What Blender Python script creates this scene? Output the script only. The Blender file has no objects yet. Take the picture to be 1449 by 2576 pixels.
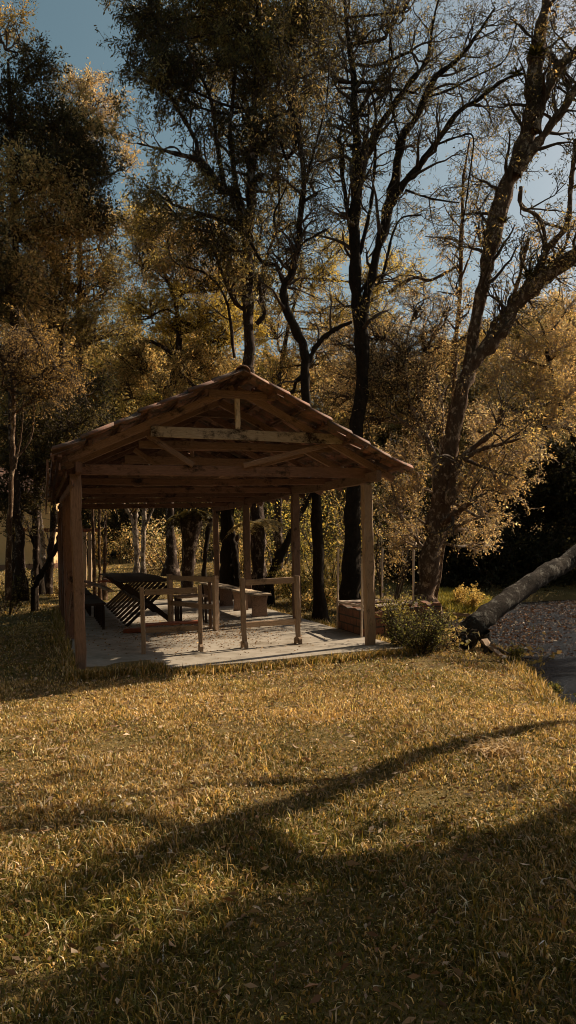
import bpy, math, random
import numpy as np
from mathutils import Matrix, Vector
random.seed(7)
S = bpy.context.scene
COL = S.collection

# ------------------------------------------------------------------ camera
FPX = 1934.6
CAM = np.array([0, 0, 1.55])
_p = math.atan((1356 - 1288) / FPX); _r = math.radians(1.6)
_F = np.array([0, math.cos(_p), math.sin(_p)]); _X = np.array([1., 0, 0]); _U = np.array([0, -math.sin(_p), math.cos(_p)])
_R = math.cos(_r) * _X - math.sin(_r) * _U
_T = math.sin(_r) * _X + math.cos(_r) * _U
cd = bpy.data.cameras.new('camera'); cam = bpy.data.objects.new('camera', cd); COL.objects.link(cam)
M = Matrix.Identity(4)
for i in range(3):
    M[i][0] = _R[i]; M[i][1] = _T[i]; M[i][2] = -_F[i]; M[i][3] = CAM[i]
cam.matrix_world = M
cd.sensor_fit = 'VERTICAL'; cd.sensor_height = 36; cd.lens = FPX / 2576 * 36
cd.clip_start = .05; cd.clip_end = 2000
S.camera = cam


def at(px, py, Y):            # a point of the photograph at depth Y
    v = _F + (px - 724.5) / FPX * _R - (py - 1288) / FPX * _T
    return CAM + v * (Y / v[1])


def gnd(px, py, z=0.):
    v = _F + (px - 724.5) / FPX * _R - (py - 1288) / FPX * _T
    return CAM + v * ((z - CAM[2]) / v[2])


# ------------------------------------------------------------------ light
SUN = np.array([.857, .515, 0]); EL = math.radians(35)
sd = np.array([SUN[0] * math.cos(EL), SUN[1] * math.cos(EL), math.sin(EL)])
ld = bpy.data.lights.new('sun', 'SUN'); lo = bpy.data.objects.new('sun', ld); COL.objects.link(lo)
ld.energy = 5.0; ld.angle = math.radians(.5); ld.color = (1, .81, .59)
lo.rotation_euler = Vector(sd).to_track_quat('Z', 'Y').to_euler()
W = bpy.data.worlds.new('World'); S.world = W; W.use_nodes = True
nt = W.node_tree; bg = nt.nodes['Background']
sky = nt.nodes.new('ShaderNodeTexSky'); sky.sky_type = 'NISHITA'; sky.sun_disc = False
sky.sun_elevation = EL; sky.sun_rotation = math.atan2(SUN[0], SUN[1]); sky.dust_density = 3.0; sky.ozone_density = 1.2
hs = nt.nodes.new('ShaderNodeHueSaturation'); hs.inputs['Saturation'].default_value = .9
hs.inputs['Hue'].default_value = .45
nt.links.new(sky.outputs[0], hs.inputs['Color']); nt.links.new(hs.outputs[0], bg.inputs[0])
bg.inputs[1].default_value = .05
S.view_settings.view_transform = 'Standard'; S.view_settings.look = 'None'
S.view_settings.exposure = .72; S.view_settings.gamma = 1
try:
    S.cycles.max_bounces = 6; S.cycles.diffuse_bounces = 4; S.cycles.glossy_bounces = 2
    S.cycles.transmission_bounces = 3; S.cycles.use_denoising = True; S.cycles.pixel_filter_type = 'BLACKMAN_HARRIS'; S.cycles.filter_width = 1.0
except Exception:
    pass


# ------------------------------------------------------------------ materials
def mat(name, build):
    m = bpy.data.materials.new(name); m.use_nodes = True
    n = m.node_tree; n.nodes.clear()
    out = n.nodes.new('ShaderNodeOutputMaterial')
    build(n, out)
    return m


def N(n, t, **kw):
    x = n.nodes.new('ShaderNode' + t)
    for k, v in kw.items():
        if k in x.inputs: x.inputs[k].default_value = v
        else: setattr(x, k, v)
    return x


def ramp(n, fac, stops):
    r = n.nodes.new('ShaderNodeValToRGB'); e = r.color_ramp.elements
    while len(e) < len(stops): e.new(.5)
    for i, (p, c) in enumerate(stops):
        e[i].position = p; e[i].color = (*c, 1)
    n.links.new(fac, r.inputs[0]); return r.outputs[0]


def noise(n, scale, stretch=(1, 1, 1), detail=4, rough=.6, coord='Object', off=None):
    tc = N(n, 'TexCoord'); mp = N(n, 'Mapping'); mp.inputs['Scale'].default_value = stretch
    n.links.new(tc.outputs[coord], mp.inputs['Vector'])
    if off is not None: n.links.new(off, mp.inputs['Location'])
    t = N(n, 'TexNoise', Scale=scale, Detail=detail, Roughness=rough)
    n.links.new(mp.outputs[0], t.inputs['Vector']); return t.outputs['Fac']


def mix(n, fac, a, b, mode='MIX'):
    m = n.nodes.new('ShaderNodeMix'); m.data_type = 'RGBA'; m.blend_type = mode
    for idx, val in ((0, fac), (6, a), (7, b)):
        if hasattr(val, 'links') or hasattr(val, 'is_output'): n.links.new(val, m.inputs[idx])
        elif idx == 0: m.inputs[0].default_value = val
        else: m.inputs[idx].default_value = (*val, 1)
    return m.outputs[2]


def bump(n, h, strength=.5, dist=.01):
    b = N(n, 'Bump', Strength=strength, Distance=dist); n.links.new(h, b.inputs['Height']); return b.outputs[0]


def wood(name, dark, light, stain=(.02, .016, .012), staincut=.6, moss=None):
    def f(n, o):
        oi = N(n, 'ObjectInfo')
        cx = n.nodes.new('ShaderNodeCombineXYZ')
        mu = N(n, 'Math', operation='MULTIPLY'); mu.inputs[1].default_value = 37.
        n.links.new(oi.outputs['Random'], mu.inputs[0])
        for i in range(3): n.links.new(mu.outputs[0], cx.inputs[i])
        g = noise(n, 9, (.7, 11, 11), 6, .65, off=cx.outputs[0])
        g2 = noise(n, 60, (.25, 3, 3), 4, .7, off=cx.outputs[0])
        c = ramp(n, g, [(.3, dark), (.7, light)])
        c = mix(n, .35, c, ramp(n, g2, [(.35, tuple(v * .45 for v in dark)), (.6, light)]), 'MIX')
        s = noise(n, 2.4, (1, 1.4, 1.4), 5, .75, off=cx.outputs[0])
        sf = ramp(n, s, [(staincut - .04, (0, 0, 0)), (staincut + .08, (1, 1, 1))])
        c = mix(n, sf, c, stain)
        br = N(n, 'MapRange'); br.inputs[3].default_value = .65; br.inputs[4].default_value = 1.3
        n.links.new(oi.outputs['Random'], br.inputs[0])
        c = mix(n, 1., c, br.outputs[0], 'MULTIPLY')
        p = N(n, 'BsdfPrincipled', Roughness=.85)
        p.inputs['Specular IOR Level'].default_value = .2
        n.links.new(c, p.inputs['Base Color']); n.links.new(bump(n, g2, .7, .004), p.inputs['Normal'])
        n.links.new(p.outputs[0], o.inputs[0])
    return mat(name, f)


def bark(name, dark, light, patch=.56, scale=7, stretch=(1, 1, .45)):
    def f(n, o):
        a = noise(n, scale * 2.2, stretch, 6, .7); b = noise(n, scale * .8, (1, 1, .7), 6, .8)
        c1 = ramp(n, a, [(.35, tuple(v * .5 for v in dark)), (.65, dark)])
        c = mix(n, ramp(n, b, [(patch - .03, (0, 0, 0)), (patch + .03, (1, 1, 1))]), c1, light)
        p = N(n, 'BsdfPrincipled', Roughness=.95); p.inputs['Specular IOR Level'].default_value = .1
        n.links.new(c, p.inputs['Base Color']); n.links.new(bump(n, a, 1., .03), p.inputs['Normal'])
        n.links.new(p.outputs[0], o.inputs[0])
    return mat(name, f)


def leafmat(name, trans=.4, gloss=.25, rough=.5):
    def f(n, o):
        at_ = N(n, 'Attribute', attribute_name='Col')
        p = N(n, 'BsdfPrincipled', Roughness=rough); p.inputs['Specular IOR Level'].default_value = gloss
        t = N(n, 'BsdfTranslucent'); m = N(n, 'MixShader'); m.inputs[0].default_value = trans
        n.links.new(at_.outputs['Color'], p.inputs['Base Color'])
        tc = mix(n, 1., at_.outputs['Color'], (1.2, 1.03, .68), 'MULTIPLY')
        n.links.new(tc, t.inputs[0])
        n.links.new(p.outputs[0], m.inputs[1]); n.links.new(t.outputs[0], m.inputs[2])
        n.links.new(m.outputs[0], o.inputs[0])
    return mat(name, f)


def plain(name, c1, c2, scale=6, rough=.9, bs=.4, bd=.01, stretch=(1, 1, 1), spec=.2, stain=None):
    def f(n, o):
        a = noise(n, scale, stretch, 8, .7); b = noise(n, scale * 9, stretch, 4, .7)
        c = ramp(n, a, [(.35, c1), (.65, c2)])
        if stain:
            c = mix(n, ramp(n, noise(n, scale * .35, stretch, 8, .8), [(.5, (0, 0, 0)), (.62, (1, 1, 1))]), c, stain)
        p = N(n, 'BsdfPrincipled', Roughness=rough); p.inputs['Specular IOR Level'].default_value = spec
        n.links.new(c, p.inputs['Base Color']); n.links.new(bump(n, b, bs, bd), p.inputs['Normal'])
        n.links.new(p.outputs[0], o.inputs[0])
    return mat(name, f)


def brickmat():
    def f(n, o):
        tc = N(n, 'TexCoord')
        b = N(n, 'TexBrick', Scale=1., **{'Mortar Size': .012, 'Brick Width': .3, 'Row Height': .13, 'Bias': -.2})
        b.inputs['Color1'].default_value = (.24, .10, .05, 1); b.inputs['Color2'].default_value = (.14, .06, .035, 1)
        b.inputs['Mortar'].default_value = (.05, .04, .03, 1)
        n.links.new(tc.outputs['UV'], b.inputs['Vector'])
        s = noise(n, 5, detail=8, rough=.8)
        c = mix(n, ramp(n, s, [(.45, (0, 0, 0)), (.7, (1, 1, 1))]), b.outputs['Color'], (.04, .035, .025))
        p = N(n, 'BsdfPrincipled', Roughness=.95)
        n.links.new(c, p.inputs['Base Color']); n.links.new(bump(n, noise(n, 40), .6, .01), p.inputs['Normal'])
        n.links.new(p.outputs[0], o.inputs[0])
    return mat('brick', f)


WD = wood('weathered_wood', (.17, .105, .073), (.36, .235, .165), stain=(.035, .026, .02), staincut=.6)
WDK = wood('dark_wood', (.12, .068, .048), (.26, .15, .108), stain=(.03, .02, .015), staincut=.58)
WGR = wood('grey_wood', (.34, .26, .18), (.60, .48, .34), stain=(.05, .04, .03), staincut=.56)
WLT = wood('pale_wood', (.27, .185, .12), (.46, .33, .225), stain=(.05, .035, .025), staincut=.62)
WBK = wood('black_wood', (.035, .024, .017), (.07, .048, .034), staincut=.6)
WRED = wood('reddish_wood', (.17, .06, .035), (.28, .10, .055), staincut=.66)
WPL = wood('silvered_wood', (.50, .39, .28), (.78, .65, .49), stain=(.05, .035, .025), staincut=.53)
BK_D = bark('bark_dark', (.055, .038, .028), (.26, .20, .16), .57)  # pale lichen patches, brightened in colour to suggest sunlit spots on trunks
BK_B = bark('bark_black', (.035, .026, .018), (.10, .08, .06), .64)
BK_P = bark('bark_pale', (.20, .15, .11), (.42, .35, .28), .52)
BK_T = bark('bark_tan', (.13, .08, .05), (.38, .28, .19), .56, 9, (1, 1, .3))
BK_L = bark('bark_lichen', (.042, .034, .027), (.15, .14, .12), .57, 9, (1, 1, 1))
LEAF = leafmat('leaf', .5, .08, .6); GRASS = leafmat('grass_blade', .38, .2, .6); DRY = leafmat('dry_leaf', .15, .1, .8)
TWIG = plain('twig', (.05, .036, .026), (.10, .075, .055))
TWIGP = plain('twig_pale', (.25, .19, .14), (.42, .34, .26))
CONC = plain('concrete', (.25, .222, .18), (.37, .335, .28), 2.4, .9, .35, .004, stain=(.17, .14, .10))
STONE = plain('stone', (.3, .26, .21), (.45, .4, .33), 8)
SOIL = plain('soil', (.035, .026, .012), (.085, .06, .028), 5, 1., .8, .02)
OCHRE = plain('ochre_wall', (.62, .42, .20), (.72, .50, .26), 2, .9, .2, .004)
METAL = plain('rusty_metal', (.42, .33, .25), (.60, .50, .40), 20, .6, .3, .002)
BRICK = brickmat()


def tilemat():
    def f(n, o):
        a = N(n, 'Attribute', attribute_name='Col')
        s = noise(n, 7, detail=8, rough=.8)
        c = mix(n, ramp(n, s, [(.44, (0, 0, 0)), (.6, (1, 1, 1))]), a.outputs['Color'], (.085, .07, .055))
        p = N(n, 'BsdfPrincipled', Roughness=.9)
        n.links.new(c, p.inputs['Base Color']); n.links.new(bump(n, noise(n, 50), .5, .005), p.inputs['Normal'])
        n.links.new(p.outputs[0], o.inputs[0])
    return mat('terracotta', f)


TILE = tilemat()


def watermat():
    def f(n, o):
        p = N(n, 'BsdfPrincipled', Roughness=.26); p.inputs['Base Color'].default_value = (.022, .03, .042, 1)  # bluish base colour stands in for the reflected sky glint
        p.inputs['IOR'].default_value = 1.33
        h = noise(n, 7, (1, 1.8, 1), 5, .7)
        n.links.new(bump(n, h, 1., .35), p.inputs['Normal']); n.links.new(p.outputs[0], o.inputs[0])
    return mat('pond_water', f)


WATER = watermat()


# ------------------------------------------------------------------ mesh helpers
def npmesh(name, V, F, mats, col=None, smooth=False, mi=None):
    """V (n,3); F list of (k,4)/(k,3) int arrays"""
    me = bpy.data.meshes.new(name)
    F = [f for f in F if len(f)]
    nl = sum(f.size for f in F); nf = sum(len(f) for f in F)
    me.vertices.add(len(V)); me.vertices.foreach_set('co', np.ascontiguousarray(V, dtype=np.float32).ravel())
    me.loops.add(nl); me.loops.foreach_set('vertex_index', np.concatenate([f.ravel() for f in F]).astype(np.int32))
    tot = np.concatenate([np.full(len(f), f.shape[1]) for f in F]).astype(np.int32)
    me.polygons.add(nf); me.polygons.foreach_set('loop_start', (np.cumsum(tot) - tot).astype(np.int32))
    try: me.polygons.foreach_set('loop_total', tot)
    except Exception: pass
    if smooth: me.polygons.foreach_set('use_smooth', np.ones(nf, dtype=bool))
    if mi is not None: me.polygons.foreach_set('material_index', np.concatenate(mi).astype(np.int32))
    for m in (mats if isinstance(mats, (list, tuple)) else [mats]): me.materials.append(m)
    if col is not None:
        a = me.color_attributes.new('Col', 'FLOAT_COLOR', 'POINT')
        a.data.foreach_set('color', np.c_[col, np.ones(len(col))].astype(np.float32).ravel())
    me.update(calc_edges=True); me.validate()
    return me


def link(name, me, parent=None, loc=None):
    o = bpy.data.objects.new(name, me); COL.objects.link(o)
    if parent is not None: o.parent = parent
    if loc is not None: o.location = loc
    return o


def tag(o, label=None, cat=None, group=None, kind=None):
    if label: o['label'] = label
    if cat: o['category'] = cat
    if group: o['group'] = group
    if kind: o['kind'] = kind
    return o


def empty(name, loc, label, cat, group=None):
    o = bpy.data.objects.new(name, None); COL.objects.link(o); o.location = Vector(loc); o.empty_display_size = .2
    return tag(o, label, cat, group)


def copytree(o, loc=None, label=None, rot=None, parent=None):
    c = o.copy(); COL.objects.link(c); c.parent = parent
    if loc is not None: c.location = Vector(loc)
    if rot is not None: c.rotation_euler = rot
    if label: c['label'] = label
    for ch in list(o.children): copytree(ch, parent=c)
    return c


def nz(v):
    return v / np.maximum(np.linalg.norm(v, axis=-1, keepdims=True), 1e-9)


def tubes(P, Rr, k):
    """P (n,m,3), Rr (n,m) -> V, F ; closed at tip by small radius"""
    n, m, _ = P.shape
    T = np.gradient(P, axis=1) if m > 2 else np.repeat(P[:, 1:] - P[:, :1], 2, axis=1)
    T = nz(T)
    ref = np.tile(np.array([.31, .17, .93]), (n, 1))
    t0 = nz(P[:, -1] - P[:, 0]); par = np.abs((t0 * nz(ref)).sum(1)) > .9
    ref[par] = [1, .2, .1]
    A = nz(np.cross(T, ref[:, None, :])); B = np.cross(T, A)
    th = np.arange(k) / k * 2 * math.pi
    V = P[:, :, None, :] + Rr[:, :, None, None] * (A[:, :, None, :] * np.cos(th)[None, None, :, None] + B[:, :, None, :] * np.sin(th)[None, None, :, None])
    idx = np.arange(n * m * k).reshape(n, m, k)
    a = idx[:, :-1, :]; b = np.roll(a, -1, axis=2); c = idx[:, 1:, :]; d = np.roll(c, -1, axis=2)
    F = np.stack([a, b, d, c], -1).reshape(-1, 4)
    return V.reshape(-1, 3), F


class Acc:
    def __init__(s): s.V = []; s.F = []; s.C = []; s.n = 0; s.M = []
    def add(s, V, F, C=None, mi=0):
        s.V.append(V)
        Fl = F if isinstance(F, list) else [F]
        for f in Fl:
            s.F.append(f + s.n); s.M.append(np.full(len(f), mi))
        if C is None: C = np.full((len(V), 3), .5)
        s.C.append(C); s.n += len(V)
    def mesh(s, name, mats, smooth=False, off=None):
        V = np.concatenate(s.V)
        if off is not None: V = V - off
        return npmesh(name, V, s.F, mats, np.concatenate(s.C), smooth, s.M)


_vn = np.random.default_rng(3).random((64, 64))


def vnoise(x, y, sc, seed=0):
    x = np.asarray(x) * sc + 13.7 * seed; y = np.asarray(y) * sc + 7.1 * seed
    xi = np.floor(x).astype(int); yi = np.floor(y).astype(int); fx = x - xi; fy = y - yi
    fx = fx * fx * (3 - 2 * fx); fy = fy * fy * (3 - 2 * fy)
    g = lambda i, j: _vn[i % 64, j % 64]
    return (g(xi, yi) * (1 - fx) + g(xi + 1, yi) * fx) * (1 - fy) + (g(xi, yi + 1) * (1 - fx) + g(xi + 1, yi + 1) * fx) * fy


# boxes with grain along local X
def box_me(name, L, w, h, m, bev=.006, bow=0., taper=1., seg=6, rough=.003):
    rs = np.random.default_rng(int(L * 1000) + int(w * 7777))
    b = min(bev, w * .2, h * .2)
    prof = np.array([(-w / 2 + b, -h / 2), (w / 2 - b, -h / 2), (w / 2, -h / 2 + b), (w / 2, h / 2 - b), (w / 2 - b, h / 2), (-w / 2 + b, h / 2), (-w / 2, h / 2 - b), (-w / 2, -h / 2 + b)])
    xs = np.linspace(0, L, seg + 1)
    V = []
    for i, x in enumerate(xs):
        t = x / L; s = 1 + (taper - 1) * t
        j = rs.normal(0, rough, (8, 2))
        pp = prof * s + j
        V.append(np.c_[np.full(8, x), pp[:, 0], pp[:, 1] - bow * 4 * t * (1 - t)])
    V = np.concatenate(V); idx = np.arange(len(V)).reshape(seg + 1, 8)
    a = idx[:-1]; bb = np.roll(a, -1, 1); c = idx[1:]; d = np.roll(c, -1, 1)
    F = np.stack([a, bb, d, c], -1).reshape(-1, 4)
    me = bpy.data.meshes.new(name)
    me.from_pydata(V.tolist(), [], F.tolist() + [idx[0][::-1].tolist(), idx[-1].tolist()])
    me.materials.append(m); return me


def beam(name, p0, p1, w, h, m, parent=None, side=(0, 0, 1), **kw):
    """box from p0 to p1 (world); h measured along 'side' (made perpendicular)"""
    p0 = Vector(p0); p1 = Vector(p1); d = p1 - p0; L = d.length; x = d.normalized()
    z = Vector(side); z = (z - x * z.dot(x)).normalized(); y = z.cross(x)
    me = box_me(name, L, w, h, m, **kw)
    o = bpy.data.objects.new(name, me); COL.objects.link(o)
    mt = Matrix(((x[0], y[0], z[0], p0[0]), (x[1], y[1], z[1], p0[1]), (x[2], y[2], z[2], p0[2]), (0, 0, 0, 1)))
    if parent is not None:
        o.parent = parent
        bpy_loc = Matrix.Translation(parent.location) @ parent.rotation_euler.to_matrix().to_4x4()
        o.matrix_basis = bpy_loc.inverted() @ mt
    else:
        o.matrix_basis = mt
    return o


# ------------------------------------------------------------------ terrain
POND = np.array([(2.75, 7.6), (3.0, 9.2), (3.25, 10.6), (3.5, 12.2), (3.45, 14.0), (3.15, 15.2), (3.2, 17.2), (3.9, 18.7), (5.0, 19.4), (5.5, 20.8), (6.0, 22.6), (9, 23.2), (16, 24.5), (30, 25), (30, 3), (6, 4.2), (3.9, 6.2)])


def pond_sd(x, y):
    x = np.asarray(x, float); y = np.asarray(y, float)
    d = np.full(x.shape, 1e9); ins = np.zeros(x.shape, bool)
    for i in range(len(POND)):
        a = POND[i]; b = POND[(i + 1) % len(POND)]; e = b - a
        t = np.clip(((x - a[0]) * e[0] + (y - a[1]) * e[1]) / (e @ e), 0, 1)
        d = np.minimum(d, np.hypot(x - a[0] - t * e[0], y - a[1] - t * e[1]))
        c = ((a[1] > y) != (b[1] > y)) & (x < (b[0] - a[0]) * (y - a[1]) / (b[1] - a[1] + 1e-12) + a[0])
        ins ^= c
    return np.where(ins, -d, d)     # negative inside


def sstep(a, b, x):
    t = np.clip((x - a) / (b - a), 0, 1); return t * t * (3 - 2 * t)


def height(x, y):
    x = np.asarray(x, float); y = np.asarray(y, float)
    z = -.09 + .07 * (vnoise(x, y, .9, 1) - .5) + .03 * (vnoise(x, y, 2.7, 2) - .5)
    z = z + .06 * sstep(9.5, 5, y)
    z = z - .10 * sstep(9.6, 12, y) * sstep(1.9, 3, x)
    rise = np.clip(y - 22, 0, 60) * .045 + .3 * sstep(22, 30, y)
    bank = sstep(23.3, 28, y) * 1.6 * sstep(4, 8, x)
    z = z + rise * (1 - sstep(3, 6, x)) + bank + rise * .7 * sstep(3, 6, x) * sstep(23, 30, y)
    sd_ = pond_sd(x, y)
    near = sstep(1.6, 0, sd_) * .13
    z = z - near
    z = z - 1.0 * sstep(.15, -.55, sd_)
    wx_ = x + 2.6386; wy_ = y - 9.6677; a_ = (wx_ * .953 + wy_ * .303) / .9983; b_ = (wy_ * .93402 - wx_ * .35723) / .9983
    z = z + .075 * sstep(-1.6, -.2, a_) * (a_ < 1) * sstep(-1.2, -.3, b_) * (b_ < 12)
    return z


xs = np.unique(np.round(np.concatenate([np.linspace(-400, -30, 14), np.arange(-30, -8, .8), np.arange(-8, 9, .17), np.arange(9, 34, .8), np.linspace(34, 400, 14)]), 3))
ys = np.unique(np.round(np.concatenate([np.linspace(-60, -3, 6), np.arange(-2, 16, .17), np.arange(16, 32, .4), np.arange(32, 60, 1.5), np.linspace(60, 600, 14)]), 3))
GX, GY = np.meshgrid(xs, ys); GZ = height(GX, GY)
idx = np.arange(GX.size).reshape(GX.shape)
F = np.stack([idx[:-1, :-1], idx[:-1, 1:], idx[1:, 1:], idx[1:, :-1]], -1).reshape(-1, 4)


def groundmat():
    def f(n, o):
        a = noise(n, .6, detail=8, rough=.75); b = noise(n, 14, detail=6, rough=.7)
        c = ramp(n, b, [(.3, (.05, .035, .014)), (.7, (.19, .13, .055))])
        c = mix(n, ramp(n, a, [(.4, (0, 0, 0)), (.6, (1, 1, 1))]), c, mix(n, b, (.07, .06, .018), (.26, .19, .075)))
        p = N(n, 'BsdfPrincipled', Roughness=1.); p.inputs['Specular IOR Level'].default_value = .1
        n.links.new(c, p.inputs['Base Color']); n.links.new(bump(n, b, 1., .04), p.inputs['Normal'])
        n.links.new(p.outputs[0], o.inputs[0])
    return mat('turf_ground', f)


g = link('ground', npmesh('ground', np.c_[GX.ravel(), GY.ravel(), GZ.ravel()], [F], groundmat(), smooth=True)); tag(g, kind='structure')
WZ = -.5
wx = np.linspace(2.4, 31, 60); wy = np.linspace(2.5, 26, 60); A, B = np.meshgrid(wx, wy)
idx = np.arange(A.size).reshape(A.shape)
w = link('pond_water', npmesh('pond_water', np.c_[A.ravel(), B.ravel(), np.full(A.size, WZ)], [np.stack([idx[:-1, :-1], idx[:-1, 1:], idx[1:, 1:], idx[1:, :-1]], -1).reshape(-1, 4)], WATER))
tag(w, kind='structure')


# ------------------------------------------------------------------ leaves
def leaf_geo(P, D, size, asp, col, rs, fold=.0):
    """diamond leaves at P, along D (n,3)"""
    n = len(P)
    D = nz(D); side = nz(np.cross(D, nz(rs.normal(0, 1, (n, 3))))); up = np.cross(side, D)
    s = size[:, None]
    v0 = P; v1 = P + D * s * .45 + side * s * asp / 2 + up * s * fold; v2 = P + D * s; v3 = P + D * s * .45 - side * s * asp / 2 + up * s * fold
    V = np.stack([v0, v1, v2, v3], 1).reshape(-1, 3)
    F = np.arange(4 * n).reshape(n, 4)
    return V, F, np.repeat(col, 4, axis=0)


def palette(cols, n, rs, jit=.25):
    cols = np.array(cols, float); w = rs.random(n)
    i = rs.integers(0, len(cols), n); j = rs.integers(0, len(cols), n)
    c = cols[i] * w[:, None] + cols[j] * (1 - w[:, None])
    return np.clip(c * np.exp(rs.normal(0, jit, (n, 1))), .003, .9)


def _sc(c, k, d=.2):
    return [tuple(min(.7, k * (v * (1 - d) + d * (t[0] * .35 + t[1] * .5 + t[2] * .15))) for v in t) for t in c]


GOLD = [(.19, .125, .032), (.13, .10, .025), (.25, .16, .05), (.10, .085, .022)]
TAN = [(.30, .20, .10), (.22, .145, .06), (.17, .12, .045), (.34, .25, .15)]
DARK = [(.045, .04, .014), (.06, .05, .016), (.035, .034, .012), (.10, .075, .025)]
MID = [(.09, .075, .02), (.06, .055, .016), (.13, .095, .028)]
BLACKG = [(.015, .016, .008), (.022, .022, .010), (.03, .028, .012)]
YEL = [(.26, .19, .02), (.20, .16, .022), (.15, .13, .02)]
GREEN = [(.06, .075, .015), (.09, .10, .02), (.12, .11, .025)]
GOLD = [(a_ * .97, b_ * .98, c_ * 1.15) for a_, b_, c_ in GOLD]; YEL = [(a_, b_ * .97, c_ * 1.25) for a_, b_, c_ in YEL]
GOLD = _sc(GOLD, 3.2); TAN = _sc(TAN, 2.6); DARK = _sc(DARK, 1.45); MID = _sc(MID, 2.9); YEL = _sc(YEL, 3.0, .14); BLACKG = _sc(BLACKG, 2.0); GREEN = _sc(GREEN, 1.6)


def walk(S0, D0, Ln, m, wob, up, rs):
    n = len(S0); P = [S0]; d = nz(D0); st = Ln[:, None] / (m - 1)
    for i in range(m - 1):
        P.append(P[-1] + d * st)
        d = nz(d + rs.normal(0, wob, (n, 3)) + np.array([0, 0, up]))
    return np.stack(P, 1)


def sample_on(P, R, cnt, lo, rs):
    """P (n,m,3) -> points, tangent, radius, param for cnt children each"""
    n, m, _ = P.shape
    t = (lo + (1 - lo) * rs.random((n, cnt))) * (m - 1); i = np.minimum(t.astype(int), m - 2); f = (t - i)[..., None]
    ii = np.arange(n)[:, None]
    p = P[ii, i] * (1 - f) + P[ii, i + 1] * f; tan = nz(P[ii, i + 1] - P[ii, i]); r = R[ii, i] * (1 - f[..., 0]) + R[ii, i + 1] * f[..., 0]
    return p.reshape(-1, 3), tan.reshape(-1, 3), r.ravel(), (t / (m - 1)).ravel()


def rdirs(tan, ang, rs):
    n = len(tan); q = nz(np.cross(tan, nz(rs.normal(0, 1, (n, 3)))))
    a = (ang * (.6 + .8 * rs.random(n)))[:, None]
    return tan * np.cos(a) + q * np.sin(a)


def catmull(P, m):
    P = np.array(P, float)
    if len(P) == 2: t = np.linspace(0, 1, m)[:, None]; return P[0] * (1 - t) + P[1] * t
    Q = np.vstack([2 * P[0] - P[1], P, 2 * P[-1] - P[-2]])
    out = []
    for u in np.linspace(0, len(P) - 1 - 1e-6, m):
        i = int(u); t = u - i; a, b, c, d = Q[i:i + 4]
        out.append(.5 * ((2 * b) + (-a + c) * t + (2 * a - 5 * b + 4 * c - d) * t * t + (-a + 3 * b - 3 * c + d) * t ** 3))
    return np.array(out)


def limb(pts, Y, m=30, knob=.12, seed=0):
    """pts: (px, py, width_px[, dy])"""
    rs = np.random.default_rng(seed + int(pts[0][0]))
    P = np.array([at(p[0], p[1], Y + (p[3] if len(p) > 3 else 0)) for p in pts])
    R = np.array([p[2] / 2 / FPX * Y for p in pts])
    C = catmull(np.c_[P, R], m)
    C[:, 3] = np.clip(C[:, 3], .006, None) * (1 + rs.normal(0, knob, m))
    C[1:-1, :3] += rs.normal(0, .12, (m - 2, 3)) * C[1:-1, 3:4]
    return C[:, :3], C[:, 3]


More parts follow.
